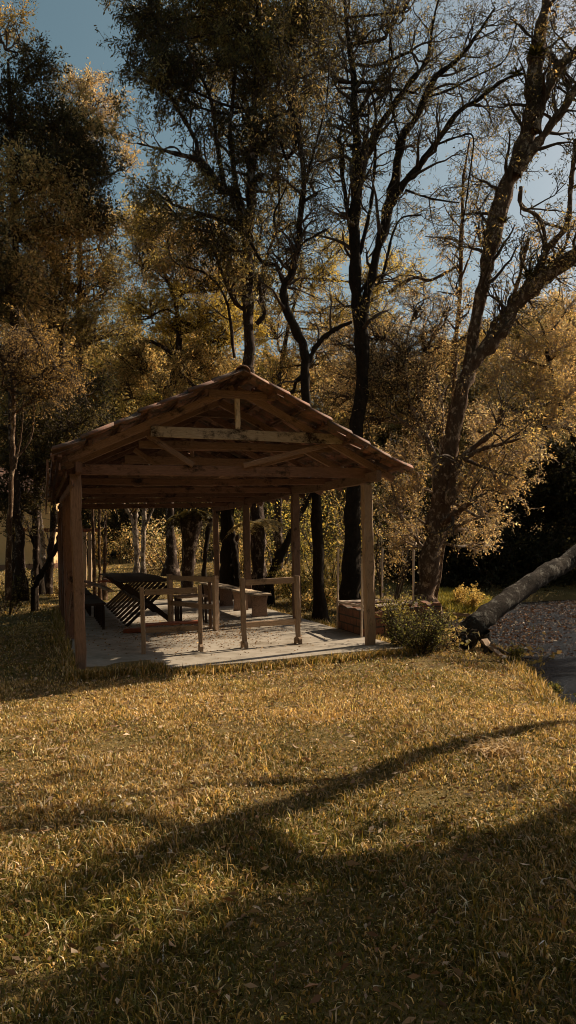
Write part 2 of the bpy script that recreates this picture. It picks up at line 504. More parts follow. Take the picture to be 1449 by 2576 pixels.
def tree(name, label, cat, limbs=(), clumps=(), bark_m=None, twig_m=None, pal=GOLD, leaf=.08, asp=.38, n1=10, n2=5, n3=5, nl=12,
         L1=2.0, L2=.9, L3=.4, lo=.35, up=.03, droop=.15, seed=1, jit=.2, group=None, sub=10, base=None, wob=.22, limb_leaf=None, pal2=None, root=True, rough=.10):
    """limbs: list of (P,R) arrays (first is the trunk). clumps: (px,py,Y,r_m_horizontal,r_m_vertical)"""
    rs = np.random.default_rng(seed)
    tw = Acc(); br = Acc(); cr = Acc()
    base = np.array(base if base is not None else limbs[0][0][0], float)
    lv1P = []; lv1R = []
    for li, (P, R) in enumerate(limbs):
        if li == 0 and root:
            R = R.copy(); R[0] *= 1.55; R[1] *= 1.2
            P = P.copy(); P[0] = P[0] - np.array([0, 0, .25])
        V, Fq = tubes(P[None], R[None], 12 if R.max() > .08 else 7)
        dn = rs.normal(0, 1, len(V))
        V = V + (nz(V - np.repeat(P, len(V) // len(P), axis=0)) * (dn * np.repeat(R, len(V) // len(P)) * rough)[:, None])
        tw.add(V, Fq)
    # level 1 from limbs
    if n1 and len(limbs):
        for li, (P, R) in enumerate(limbs):
            length = np.linalg.norm(np.diff(P, axis=0), axis=1).sum()
            k = max(2, int(n1 * length / 4)); l0 = lo if li == 0 else (limb_leaf if limb_leaf is not None else .15)
            p, t, r, tt = sample_on(P[None], R[None], k, l0, rs)
            d = rdirs(t, .9, rs); Ln = L1 * (.5 + .7 * rs.random(k)) * (1.1 - .5 * tt)
            Q = walk(p, d, Ln, 8, wob, up, rs); q = np.minimum(r * .55, .05)[:, None] * np.linspace(1, .25, 8)[None]
            lv1P.append(Q); lv1R.append(np.maximum(q, .006))
    # clump limbs
    if len(clumps):
        for cl_ in clumps:
            rw, rh = cl_[-2:]; c = np.array(cl_[1:4], float) if cl_[0] == 'w' else at(*cl_[:3])
            ns = max(2, int(sub * (rw * rw * rh) ** .6))
            u = nz(rs.normal(0, 1, (ns, 3))) * (rs.random((ns, 1)) ** .45); tgt = c + u * np.array([rw, rw, rh])
            # start somewhere on the trunk
            P, R = limbs[0]
            dist = np.linalg.norm(P[None] - (c - np.array([0, 0, rh * .7]))[None, None], axis=2).ravel()
            i0 = int(np.argmin(dist)); i0 = min(i0, len(P) - 1)
            hub = c * .75 + P[i0] * .25 - np.array([0, 0, rh * .35])
            hl = catmull([P[i0], (P[i0] + hub) / 2 + rs.normal(0, .15, 3), hub], 8)
            V, Fq = tubes(hl[None], np.linspace(min(R[i0] * .6, .09), .03, 8)[None], 7); tw.add(V, Fq)
            t = np.linspace(0, 1, 8)[None, :, None]
            Q = hub[None, None] * (1 - t) + tgt[:, None] * t
            Q = Q + np.cumsum(rs.normal(0, .05, Q.shape), axis=1) * np.sin(t * math.pi)
            lv1P.append(Q); lv1R.append(np.tile(np.linspace(.03, .008, 8), (ns, 1)))
    P1 = np.concatenate(lv1P); R1 = np.concatenate(lv1R)
    V, Fq = tubes(P1, R1, 5); br.add(V, Fq)
    p, t, r, tt = sample_on(P1, R1, n2, .3, rs)
    P2 = walk(p, rdirs(t, .8, rs), L2 * (.5 + .8 * rs.random(len(p))), 5, wob, up, rs)
    R2 = np.maximum(np.minimum(r * .6, .014)[:, None] * np.linspace(1, .4, 5)[None], .003)
    V, Fq = tubes(P2, R2, 4); br.add(V, Fq)
    p, t, r, tt = sample_on(P2, R2, n3, .2, rs)
    P3 = walk(p, rdirs(t, .8, rs), L3 * (.5 + .8 * rs.random(len(p))), 3, wob, -.05, rs)
    R3 = np.tile(np.array([.0035, .003, .002]), (len(P3), 1)) * (1.3 if leaf < .1 else 2)
    V, Fq = tubes(P3, R3, 3); br.add(V, Fq)
    p, t, r, tt = sample_on(P3, R3, nl, .0, rs)
    n = len(p)
    p = p + rs.normal(0, leaf * .5, (n, 3)); d = nz(t * .6 + rs.normal(0, .7, (n, 3)) + np.array([0, 0, -droop]))
    sz = leaf * (.55 + .75 * rs.random(n))
    col = palette(pal, n, rs, jit)
    if pal2 is not None:       # whole sprays of another tint
        k = vnoise(p[:, 0] + p[:, 1], p[:, 2], .8, seed) > .55
        col[k] = palette(pal2, int(k.sum()), rs, jit)
    V, Fq, C = leaf_geo(p, d, sz, asp, col, rs, .06); cr.add(V, Fq, C)
    root_o = empty(name, base, label, cat, group)
    link('trunk', tw.mesh('trunk', bark_m, smooth=True, off=base), root_o)
    link('branches', br.mesh('branches', twig_m or TWIG, off=base), root_o)
    link('crown', cr.mesh('crown', LEAF, off=base), root_o)
    return root_o


# ---- the tall tree behind the ridge (T1)
Y = 21
L = limb
T1 = [L([(650, 1500, 40), (650, 1380, 36), (648, 1270, 34), (640, 1100, 30), (630, 950, 27), (625, 800, 27), (622, 680, 29), (626, 590, 27), (632, 500, 24), (634, 400, 20), (641, 280, 15), (645, 100, 10), (650, -60, 6)], Y, 44),
      L([(622, 640, 22), (600, 500, 20), (550, 470, 18), (510, 410, 15), (425, 382, 9), (345, 360, 4)], Y),
      L([(550, 472, 15), (505, 415, 14), (490, 350, 12), (450, 280, 10), (420, 235, 8), (350, 195, 4, -.5)], Y),
      L([(600, 505, 16), (585, 410, 13), (580, 325, 12), (590, 200, 9), (600, 60, 5, 1)], Y),
      L([(565, 475, 13), (545, 350, 10), (530, 250, 9), (490, 160, 6), (440, 60, 4, 1)], Y),
      L([(634, 420, 13), (670, 330, 11, .5), (700, 220, 9, 1), (720, 90, 6, 1), (740, -20, 4)], Y),
      L([(645, 815, 13), (665, 790, 12), (655, 740, 10), (660, 680, 8), (700, 560, 6), (700, 430, 5)], Y),
      L([(590, 900, 8), (570, 760, 7), (520, 690, 5), (440, 660, 4), (420, 600, 3)], Y),
      L([(625, 780, 14), (590, 760, 10), (560, 690, 8), (530, 620, 6), (470, 560, 4)], Y)]
tree('broadleaf_tree', 'tall straight tree behind the roof ridge with a dense dark crown', 'tree', T1,
     [(400, 50, 21, 1.2, 1.0), (500, 20, 22, 1.5, 1.0), (620, 40, 21, 1.7, 1.2), (730, 60, 21, 1.3, 1.2), (430, 170, 20.5, 1.1, 1.0), (540, 140, 22, 1.4, 1.0), (660, 190, 21, 1.4, 1.2), (770, 230, 21, .9, 1.2),
      (350, 120, 21, .6, .8), (700, 330, 21.5, 1.0, .9), (790, 330, 21, .6, .8), (400, 520, 20, .7, .5), (500, 540, 20, .9, .6), (560, 600, 20.5, .8, .6), (370, 480, 20, .5, .4), (620, 360, 21, .6, .5), (330, 20, 21, .6, .6), (590, -60, 21, 2.5, 1.0), (810, 120, 21, .8, .9), (780, 20, 21, 1, .8), (700, 430, 21, .6, .5), (460, 250, 21, .7, .5), (640, 480, 21, .5, .4)],
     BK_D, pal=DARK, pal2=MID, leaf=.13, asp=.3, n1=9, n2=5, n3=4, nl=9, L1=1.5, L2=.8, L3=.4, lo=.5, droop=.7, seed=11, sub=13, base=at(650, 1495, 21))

# ---- curved slim tree right of the ridge (T2)
Y = 15
T2 = [L([(806, 1562, 30), (800, 1440, 28), (797, 1300, 27), (790, 1180, 24), (772, 1040, 22), (768, 940, 22), (766, 885, 22), (750, 840, 22), (724, 789, 21), (713, 735, 19), (735, 680, 18), (752, 615, 17), (755, 550, 16), (764, 440, 14), (745, 310, 11), (724, 240, 8), (700, 100, 4)], Y, 50, .1),
      L([(775, 915, 13), (800, 865, 14), (840, 830, 12), (885, 810, 8)], Y),
      L([(715, 720, 10), (695, 668, 11), (660, 660, 9), (630, 610, 7)], Y + .2, 16),
      L([(750, 620, 9), (780, 600, 7), (822, 578, 5)], Y, 12),
      L([(764, 945, 12), (745, 960, 11), (735, 985, 9), (690, 1000, 6)], Y, 12),
      L([(740, 560, 8), (700, 580, 7), (690, 540, 6), (720, 470, 4)], Y, 14),
      L([(762, 470, 8), (790, 380, 6), (820, 260, 4), (830, 140, 3)], Y, 18)]
tree('broadleaf_tree', 'slim crooked tree with a bent S-shaped trunk just right of the roof ridge', 'tree', T2, [(740, 200, 15, .5, .6), (690, 330, 15, .4, .5), (800, 470, 15, .4, .3)], BK_B,
     pal=DARK, pal2=GOLD, leaf=.075, asp=.3, n1=10, n2=5, n3=4, nl=6, L1=1.1, L2=.6, L3=.3, lo=.5, droop=.7, seed=12)

# ---- big forked tree (T3)
Y = 17
T3 = [L([(880, 1548, 52), (882, 1450, 46), (886, 1300, 42), (893, 1230, 38), (900, 1065, 33), (911, 940, 32), (909, 840, 31), (896, 740, 31), (892, 640, 30), (892, 550, 28), (897, 450, 26), (897, 350, 22), (890, 250, 18), (888, 175, 15), (875, 90, 12), (865, -30, 8)], Y, 50, .1),
      L([(906, 820, 26), (925, 740, 24), (940, 680, 23), (958, 600, 24), (985, 500, 26), (1000, 425, 24), (1010, 350, 20), (1045, 300, 17), (1070, 240, 15), (1100, 190, 13), (1155, 145, 11), (1205, 80, 8), (1245, 20, 5)], Y, 40),
      L([(985, 520, 18), (1005, 475, 20), (1050, 425, 18), (1095, 360, 15), (1155, 280, 12), (1205, 250, 9), (1270, 200, 7), (1320, 185, 4)], Y),
      L([(897, 560, 14), (910, 450, 16), (925, 380, 16), (960, 310, 15), (1025, 215, 12), (1075, 145, 9), (1090, 50, 6), (1110, -20, 4)], Y),
      L([(895, 300, 10), (940, 215, 9), (985, 150, 7), (965, 0, 5)], Y),
      L([(905, 640, 9), (935, 500, 9), (945, 350, 7), (940, 250, 6), (905, 180, 4)], Y),
      L([(885, 600, 12), (866, 480, 12), (860, 400, 13), (853, 345, 9)], Y, 14, .2),
      L([(1020, 478, 6), (1085, 500, 5), (1155, 510, 4)], Y, 14),
      L([(1095, 365, 6), (1150, 345, 6), (1190, 345, 4), (1180, 450, 4), (1165, 560, 3)], Y),
      L([(1070, 245, 6), (1120, 230, 6), (1200, 190, 5), (1270, 150, 4), (1300, 60, 3)], Y),
      L([(1005, 360, 6), (985, 250, 6), (980, 120, 5), (1000, 0, 3)], Y),
      L([(930, 720, 9), (960, 700, 8), (1000, 560, 5), (1060, 540, 4)], Y + .3)]
tree('broadleaf_tree', 'large tree forking into many rising black limbs, between ridge and right edge of roof', 'tree', T3,
     [(1000, 60, 17, .9, .6), (1080, 90, 17, .7, .6), (930, 60, 17, .8, .6), (1010, 170, 17, .6, .4), (870, 180, 17, .5, .5), (1060, 0, 17, .9, .5), (940, 240, 17, .4, .4), (1090, 220, 17, .4, .3)], BK_B, pal=MID, pal2=DARK, leaf=.07, asp=.34, n1=13, n2=5, n3=4, nl=5, L1=1.35, L2=.7, L3=.35, lo=.4, droop=.6, seed=13, sub=9)

# ---- leaning tree at the right (T4)
Y = 17
T4 = [L([(1062, 1545, 64), (1078, 1450, 54), (1092, 1350, 50), (1106, 1270, 50), (1120, 1190, 44), (1140, 1090, 38), (1160, 990, 38), (1185, 920, 36), (1225, 872, 34), (1265, 824, 34), (1305, 755, 42), (1365, 700, 38), (1449, 640, 34), (1540, 560, 26), (1620, 420, 12)], Y, 50, .1),
      L([(1180, 925, 26), (1195, 815, 24), (1218, 715, 26), (1230, 640, 30), (1255, 525, 34), (1295, 420, 34), (1338, 300, 32), (1345, 200, 30), (1360, 75, 26), (1375, 0, 20), (1385, -80, 12)], Y + .2, 40),
      L([(1300, 440, 22), (1340, 380, 20), (1370, 335, 18), (1425, 265, 16), (1460, 200, 14), (1520, 100, 8)], Y),
      L([(1345, 330, 20), (1365, 260, 18), (1395, 185, 20), (1449, 125, 15), (1500, 60, 8)], Y),
      L([(1310, 470, 8), (1312, 520, 8), (1355, 545, 8), (1372, 610, 8), (1365, 680, 10)], Y, 20),
      L([(1330, 730, 16), (1375, 630, 13), (1425, 565, 12), (1438, 450, 10), (1449, 350, 8)], Y),
      L([(1130, 1270, 24), (1150, 1170, 16), (1200, 1120, 11), (1245, 1080, 9), (1275, 1000, 6)], Y - .3),
      L([(1140, 1190, 12), (1190, 1140, 9), (1250, 1120, 7), (1320, 1100, 4)], Y - .8),
      L([(1100, 1330, 20), (1150, 1290, 12, -.5), (1200, 1250, 8, -1)], Y),
      L([(1230, 880, 14), (1240, 820, 12), (1290, 750, 8), (1330, 600, 6)], Y + .5)]
T4 = [(P_, R_ * (1.0 if i_ == 0 else 1.22)) for i_, (P_, R_) in enumerate(T4)]
TA = tree('broadleaf_tree', 'thick tree leaning right from behind the bush beside the pond, bromeliads on its limbs', 'tree', T4,
     [(1340, 60, 17, .7, .6), (1420, 60, 17, .7, .5), (1400, 180, 17, .5, .5), (1300, 30, 17, .6, .4)], BK_T, pal=GOLD, pal2=DARK, leaf=.075, asp=.36, n1=13, n2=5, n3=4, nl=5, L1=1.2, L2=.65, L3=.33, lo=.55, droop=.4, seed=14, sub=8)

# ---- shrubby many-stemmed tree with pale stems, golden brush crown (T7)
Y = 17.5
T7 = [L([(1078, 1530, 22), (1090, 1380, 20), (1100, 1214, 20), (1090, 1139, 14), (1050, 1054, 12), (1025, 985, 8), (1020, 900, 5)], Y),
      L([(1098, 1220, 12), (1075, 1119, 10), (1005, 1054, 8), (925, 1008, 5)], Y),
      L([(1100, 1210, 14), (1112, 1110, 11), (1110, 1020, 9), (1090, 900, 6)], Y),
      L([(1075, 1085, 8), (1065, 1030, 8), (1050, 960, 7), (1085, 900, 5)], Y),
      L([(1078, 1080, 7), (1105, 1010, 6), (1125, 970, 4)], Y)]
tree('brushy_tree', 'small tree of thin pale stems with a brown brushy crown right of the roof', 'tree', T7,
     [(1010, 900, 18, 1.0, .7), (900, 930, 18.3, .8, .7), (840, 990, 18.8, .6, .4), (950, 820, 18.3, .7, .5), (1080, 860, 18, .6, .5), (1020, 1020, 17.6, .6, .5), (1090, 950, 18.0, .4, .4), (930, 1050, 18, .6, .35),
      (1040, 760, 18.4, .45, .35), (870, 860, 18.4, .6, .4), (1120, 800, 18.4, .4, .4), (970, 960, 17.6, .8, .4)], BK_P, TWIG, pal=TAN, pal2=GOLD, leaf=.05, asp=.4, n1=8, n2=7, n3=6, nl=6, L1=1.1, L2=.6, L3=.28, lo=.4, droop=.0, seed=15, sub=26)

T8 = [L([(1078, 1520, 16), (1090, 1380, 14), (1150, 1230, 10), (1210, 1160, 6)], 17.7), L([(1080, 1400, 10), (1010, 1300, 8), (980, 1200, 5)], 17.8), L([(1110, 1350, 9), (1180, 1310, 7), (1260, 1290, 4)], 17.5)]
tree('brushy_tree', 'low spreading tree with sunlit tan foliage hanging around the leaning trunk, above the pond', 'tree', T8,
     [(1000, 1150, 18, .6, .45), (980, 1260, 18, .5, .5), (1030, 1350, 18.2, .45, .45), (1225, 1110, 17.2, .55, .35), (1300, 1130, 17.2, .7, .35), (1205, 1210, 17.3, .45, .4), (1270, 1210, 17.0, .55, .3), (1350, 1160, 17, .4, .22), (1170, 1320, 17.6, .35, .3), (1200, 1370, 17.4, .3, .16), (1030, 1200, 18, .4, .4), (1240, 1290, 17, .3, .2), (1220, 1030, 17.8, .4, .25)],
     BK_P, TWIGP, pal=TAN, pal2=GOLD, leaf=.055, asp=.42, n1=6, n2=6, n3=6, nl=7, L1=.8, L2=.5, L3=.25, lo=.4, droop=.1, seed=16, sub=22)

# ---- thin pole-like tree
tree('slender_tree', 'thin upright tree with sparse leaves between the forked tree and the leaning trunk', 'tree',
     [L([(1092, 1525, 15), (1110, 1400, 15), (1130, 1240, 14), (1142, 1000, 14), (1146, 864, 14), (1156, 764, 12), (1160, 640, 10), (1163, 540, 8), (1166, 450, 7), (1182, 350, 4)], 18.5), L([(1150, 670, 7), (1085, 704, 8), (1040, 700, 9), (978, 736, 10)], 18.5),
      L([(1160, 610, 6), (1130, 600, 6), (1070, 595, 3)], 18.5), L([(1164, 580, 4), (1130, 540, 3), (1115, 510, 2)], 18.5), L([(1164, 560, 4), (1195, 520, 3), (1215, 430, 2)], 18.5), L([(1160, 700, 6), (1190, 620, 4), (1210, 540, 2)], 18.5)],
     [], BK_T, pal=GOLD, leaf=.07, n1=9, n2=4, n3=4, nl=4, L1=.8, L2=.5, L3=.3, lo=.3, seed=17, base=at(1092, 1525, 18.5), root=False)

# ---- left side masses
def ctree(label, tr, cl, **kw):
    nm = kw.pop('name', 'leafy_tree')
    return tree(nm, label, 'tree', tr, cl, n1=kw.pop('n1', 0), **kw)

ctree('tall dark leafy tree filling the upper left edge of the view', [L([(52, 1485, 28), (50, 1400, 24), (47, 1313, 20), (36, 1200, 20), (30, 1000, 20), (40, 700, 18), (30, 400, 12), (20, 150, 6)], 19)],
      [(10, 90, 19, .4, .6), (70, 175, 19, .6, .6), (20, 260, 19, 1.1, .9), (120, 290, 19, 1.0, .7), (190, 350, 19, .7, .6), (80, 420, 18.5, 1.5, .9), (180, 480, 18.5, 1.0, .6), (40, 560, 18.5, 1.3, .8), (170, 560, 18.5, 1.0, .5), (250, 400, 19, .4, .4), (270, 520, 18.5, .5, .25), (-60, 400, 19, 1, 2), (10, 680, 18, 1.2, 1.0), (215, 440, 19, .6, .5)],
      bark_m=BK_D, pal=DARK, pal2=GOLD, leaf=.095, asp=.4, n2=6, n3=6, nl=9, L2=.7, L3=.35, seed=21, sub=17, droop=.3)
ctree('golden tree with a rounded top, upper left in front of the sky gap', [L([(188, 1435, 15), (190, 1300, 14), (195, 1100, 14), (200, 800, 14), (200, 600, 10), (215, 350, 6), (215, 240, 4)], 23)],
      [(200, 215, 23, .55, .5), (240, 255, 23, .6, .6), (265, 310, 23, .45, .5), (190, 290, 23, .7, .8), (300, 325, 23, .4, .3), (240, 380, 23, .7, .4), (310, 420, 23, .4, .3), (150, 350, 23, .8, .8)],
      bark_m=BK_T, pal=GOLD, pal2=TAN, leaf=.085, n2=6, n3=6, nl=8, L2=.7, L3=.35, seed=22, sub=14, root=False, base=at(190, 1430, 23))
ctree('broad golden brown tree below the dark crown at the left edge', [L([(120, 1470, 16), (135, 1300, 16), (150, 1000, 16), (160, 800, 12), (180, 600, 8)], 21)],
      [(230, 540, 21, .8, .5), (270, 600, 21, .5, .6), (160, 620, 20.5, 1.1, .6), (60, 660, 20, 1.2, .8), (210, 700, 20.5, 1.1, .7), (90, 790, 20, 1.2, .7), (230, 830, 20.5, 1.0, .7), (130, 720, 20, 1.0, .7), (260, 720, 21, .6, .8)],
      bark_m=BK_D, pal=GOLD, pal2=MID, leaf=.085, n2=6, n3=6, nl=9, L2=.7, L3=.35, seed=23, sub=15, base=at(120, 1478, 21))
ctree('small tree with a fluffy light tan crown on thin stems at the left edge', [L([(20, 1480, 13), (30, 1200, 14), (33, 1080, 13), (38, 950, 10), (60, 880, 7)], 16), L([(35, 1160, 6), (78, 1100, 5), (88, 1000, 4)], 16), L([(38, 1180, 5), (55, 1080, 4), (60, 980, 3)], 16)],
      [(55, 880, 16, .5, .45), (115, 865, 16, .45, .3), (165, 915, 16, .35, .3), (110, 950, 15.7, .6, .3), (35, 960, 15.7, .4, .4), (160, 985, 16, .35, .15), (0, 900, 16, .5, .5), (190, 950, 16, .2, .2), (80, 1010, 16, .4, .12)],
      bark_m=BK_T, twig_m=TWIG, pal=[(.34, .24, .115), (.42, .31, .17)], pal2=[(.42, .30, .13), (.30, .21, .08)], leaf=.055, asp=.35, n2=6, n3=5, nl=7, L2=.5, L3=.3, seed=24, sub=26, base=at(20, 1490, 16), name='fluffy_tree')
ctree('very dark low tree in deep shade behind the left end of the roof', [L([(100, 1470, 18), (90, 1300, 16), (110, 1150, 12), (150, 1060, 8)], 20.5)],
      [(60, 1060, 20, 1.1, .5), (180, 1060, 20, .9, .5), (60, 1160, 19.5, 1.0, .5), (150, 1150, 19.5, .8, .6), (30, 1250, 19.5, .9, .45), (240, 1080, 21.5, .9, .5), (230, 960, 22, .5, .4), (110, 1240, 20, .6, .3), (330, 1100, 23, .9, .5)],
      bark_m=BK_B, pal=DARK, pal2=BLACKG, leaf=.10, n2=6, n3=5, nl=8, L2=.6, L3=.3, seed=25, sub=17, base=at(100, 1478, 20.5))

# ---- golden mid trees behind the pavilion
ctree('golden green tree with arching branches behind the left slope of the roof', [L([(430, 1430, 22), (425, 1200, 20), (430, 1000, 18), (450, 880, 16), (440, 760, 10), (400, 650, 6)], 25, 40), L([(450, 900, 9), (380, 860, 9), (300, 870, 6)], 24.5), L([(455, 890, 9), (530, 860, 8), (590, 850, 5)], 24.5), L([(450, 940, 10), (500, 980, 8)], 24)],
      [(370, 560, 25, 1.0, .6), (440, 600, 25, 1.2, .6), (340, 650, 25, 1.0, .7), (450, 700, 25, 1.4, .8), (560, 700, 25.5, 1.3, .7), (360, 770, 25, 1.3, .7), (500, 800, 25, 1.5, .7), (580, 840, 25, .9, .8), (340, 900, 24.5, 1.2, .6), (470, 920, 24.5, 1.2, .6), (420, 1000, 24, 1.0, .4), (300, 980, 24.5, .6, .5), (520, 600, 25, .9, .5), (330, 560, 25, .5, .4), (600, 760, 25.5, .8, .7), (540, 900, 25, .9, .5)],
      bark_m=BK_D, pal=GOLD, pal2=YEL, leaf=.088, n2=6, n3=6, nl=10, L2=.7, L3=.35, seed=26, sub=15, base=at(430, 1440, 25), n1=3, L1=1.5)
ctree('yellow-green tree glowing behind the bent slim trunk', [L([(700, 1440, 20), (700, 1200, 18), (700, 1000, 14), (720, 850, 10), (760, 700, 6)], 28)],
      [(690, 820, 28, 1.1, .9), (800, 700, 28, .9, .8), (700, 950, 28, 1.1, .9), (850, 620, 28, .7, .6), (840, 800, 28, 1.0, .9), (800, 900, 28, 1.0, .8), (660, 700, 28, .7, .6), (950, 800, 28, .9, .7), (880, 950, 27, 1, .8), (1010, 690, 28, .8, .5), (930, 700, 28, .7, .5)],
      bark_m=BK_D, pal=YEL, pal2=GOLD, leaf=.10, n2=5, n3=6, nl=9, L2=.8, L3=.4, seed=27, sub=14, base=at(700, 1445, 28))
ctree('wide tan tree at the right edge above the dark pond bank', [L([(1500, 1440, 26), (1480, 1200, 22), (1400, 1000, 16), (1370, 850, 10)], 24), L([(1380, 1080, 9), (1310, 1030, 8), (1260, 1040, 5)], 23)],
      [(1300, 880, 24, 1.2, .7), (1400, 860, 24, 1.2, .8), (1430, 960, 23.5, 1.2, .9), (1320, 980, 23.5, 1.2, .7), (1230, 960, 24, .8, .6), (1270, 1030, 23, .9, .5), (1400, 1050, 23, 1.0, .5), (1440, 740, 24, .6, .6), (1350, 780, 24, .6, .4), (1240, 1080, 23.5, .9, .4)],
      bark_m=BK_B, twig_m=TWIGP, pal=TAN, pal2=GOLD, leaf=.085, n2=6, n3=5, nl=8, L2=.75, L3=.35, seed=28, sub=15, base=at(1500, 1440, 24))

# far bank: trees over the water, canopy shade put into near-black leaf colour
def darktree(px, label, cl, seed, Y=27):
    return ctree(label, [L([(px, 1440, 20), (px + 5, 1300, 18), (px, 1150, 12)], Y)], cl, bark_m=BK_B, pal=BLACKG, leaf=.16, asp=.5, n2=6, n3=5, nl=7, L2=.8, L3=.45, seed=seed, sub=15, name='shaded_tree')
darktree(1130, 'tree with black-green shade-coloured leaves on the far bank, nearest the leaning trunk', [(1110, 1250, 26, 1.4, .9), (1170, 1370, 25.5, 1.5, .9), (1080, 1400, 26, 1.3, .9), (1120, 1460, 25, 1.2, .6), (1010, 1420, 26, .8, .8)], 31)
darktree(1270, 'tree with black-green shade-coloured leaves in the middle of the far bank', [(1250, 1260, 27, 1.5, .9), (1290, 1380, 25.5, 1.6, 1.0), (1230, 1440, 25, 1.2, .7), (1320, 1450, 25, 1.2, .7)], 32)
darktree(1400, 'tree with black-green shade-coloured leaves at the right end of the far bank', [(1400, 1150, 26, 1.4, .9), (1390, 1260, 26, 1.5, .9), (1410, 1380, 25.5, 1.5, 1.0), (1450, 1440, 25, 1.5, .8), (1370, 1450, 25, 1.0, .6), (1500, 1250, 26, 1.2, 1.5)], 33)

# ---- far tree line (copies)
far = ctree('tall far tree at the left end of the tree line behind everything', [L([(60, 1420, 16), (60, 1200, 14), (60, 1000, 8)], 38)],
            [(60, 800, 38, 2.2, 1.6), (0, 950, 38, 2.2, 1.8), (120, 960, 38, 2.2, 1.8), (60, 1100, 38, 3, 1.8), (20, 1230, 38, 2.6, 1.6), (110, 1240, 38, 2.6, 1.6), (60, 1340, 37, 3, 1.2)],
            bark_m=BK_D, pal=GOLD, pal2=MID, leaf=.2, asp=.5, n2=6, n3=5, nl=7, L2=1.2, L3=.6, seed=41, sub=12, name='far_tree', group='far tree line behind the pavilion')
fars = [(200, 42, .9, 'far tree seen behind the pale fluffy tree'), (330, 40, .8, 'far tree behind the left roof slope under the sky gap'), (450, 44, .95, 'far tree behind the arching golden tree'), (580, 39, .72, 'far tree directly behind the roof ridge'),
        (700, 43, .8, 'far tree behind the bent slim trunk'), (830, 40, .7, 'far tree left of the big forked tree base'), (950, 44, .8, 'far tree right of the big forked tree base'), (1080, 41, .68, 'far tree behind the small pale-stemmed tree'),
        (1200, 45, .82, 'far tree above the middle of the far bank'), (1330, 42, .82, 'far tree above the right part of the far bank'), (1450, 46, .95, 'far tree at the right edge of the view')]
for i, (px, Yf, s, lb) in enumerate(fars):
    q = at(px, 1300, Yf); c = copytree(far, (q[0], q[1], float(height(q[0], q[1]))), lb, (0, 0, 1.1 * i)); c.scale = (s * 1.15, s * 1.15, s)
far.location.z = float(height(far.location.x, far.location.y))

for x, y, s_, lb in [(-11, 3, .8, 'added sky-blocking tall tree left of the camera, out of view'), (-9, -6, .8, 'added sky-blocking tall tree behind the camera on the left'), (0, -9, .8, 'added sky-blocking tall tree directly behind the camera'), (8, -7, .8, 'added sky-blocking tall tree behind the camera on the right'), (13, -3, .9, 'added sky-blocking tall tree far to the right of the camera'), (-5, -7, 1.1, 'added sky-blocking broad tree behind the camera, left of centre'), (4.5, -8, 1.1, 'added sky-blocking broad tree behind the camera, right of centre'), (-10, -2, 1.1, 'added sky-blocking broad tree beside the camera on the left'), (-14, 6, 1.1, 'added sky-blocking broad tree left of the lawn, out of view'), (-15, 11, .85, 'added sky-blocking tall tree left of the pavilion, out of view')]:
    c = copytree(far, (x, y, float(height(x, y))), lb, (0, 0, x)); c.scale = (s_, s_, s_); del c['group']  # unseen trees added around the camera to cut sky light
# ---- understorey seen under the roof and at its sides
def shrub(px, py, Y, w, h, label, pal, seed, leaf=.06, name='shrub', cat='shrub', n=12, pal2=None, z=None, group=None, lf=7, asp=.45, twig=None):
    b = at(px, py, Y); b[2] = float(height(b[0], b[1])) if z is None else z
    rs = np.random.default_rng(seed)
    k = n; ang = rs.random(k) * 2 * math.pi
    S0 = b[None] + np.c_[np.cos(ang), np.sin(ang), np.zeros(k)] * w * .25; S0[:, 2] = b[2] - .03
    D0 = np.c_[np.cos(ang) * w / h * .8, np.sin(ang) * w / h * .8, np.ones(k) * 1.2]
    P1 = walk(S0, D0, h * (.6 + .45 * rs.random(k)), 7, .12, .02, rs); R1 = np.tile(np.linspace(.02, .006, 7) * (h / 1.5) ** .5, (k, 1))
    br = Acc(); cr = Acc(); V, Fq = tubes(P1, R1, 5); br.add(V, Fq)
    p, t, r, tt = sample_on(P1, R1, 7, .15, rs)
    P2 = walk(p, rdirs(t, .9, rs), h * .28 * (.5 + rs.random(len(p))), 4, .2, .02, rs); R2 = np.tile(np.linspace(.005, .002, 4), (len(P2), 1))
    V, Fq = tubes(P2, R2, 3); br.add(V, Fq)
    p, t, r, tt = sample_on(P2, R2, lf * 3, .0, rs); m = len(p)
    p = p + rs.normal(0, h * .05, (m, 3)); d = t * .5 + rs.normal(0, .7, (m, 3)) + np.array([0, 0, .1])
    c = palette(pal, m, rs, .3)
    if pal2: kk = rs.random(m) < .3; c[kk] = palette(pal2, int(kk.sum()), rs)
    V, Fq, C = leaf_geo(p, d, leaf * (.5 + .8 * rs.random(m)), asp, c, rs, .08); cr.add(V, Fq, C)
    o = empty(name, b, label, cat, group)
    link('branches', br.mesh('branches', twig or TWIG, off=b), o); link('foliage', cr.mesh('foliage', LEAF, off=b), o)
    return o


def gtree(label, limbs_, m, pal=GOLD, pal2=None, seed=50, n1=5, **kw):
    b = limbs_[0][0][0].copy(); b[2] = float(height(b[0], b[1])); limbs_[0][0][0][2] = min(limbs_[0][0][0][2], b[2])
    return tree(kw.pop('name', 'woodland_tree'), label, 'tree', limbs_, [], m, pal=pal, pal2=pal2, leaf=kw.pop('leaf', .08), n1=n1, n2=4, n3=4, nl=kw.pop('nl', 6), L1=kw.pop('L1', 1.0), L2=.6, L3=.3, seed=seed, base=b, lo=kw.pop('lo', .5), **kw)


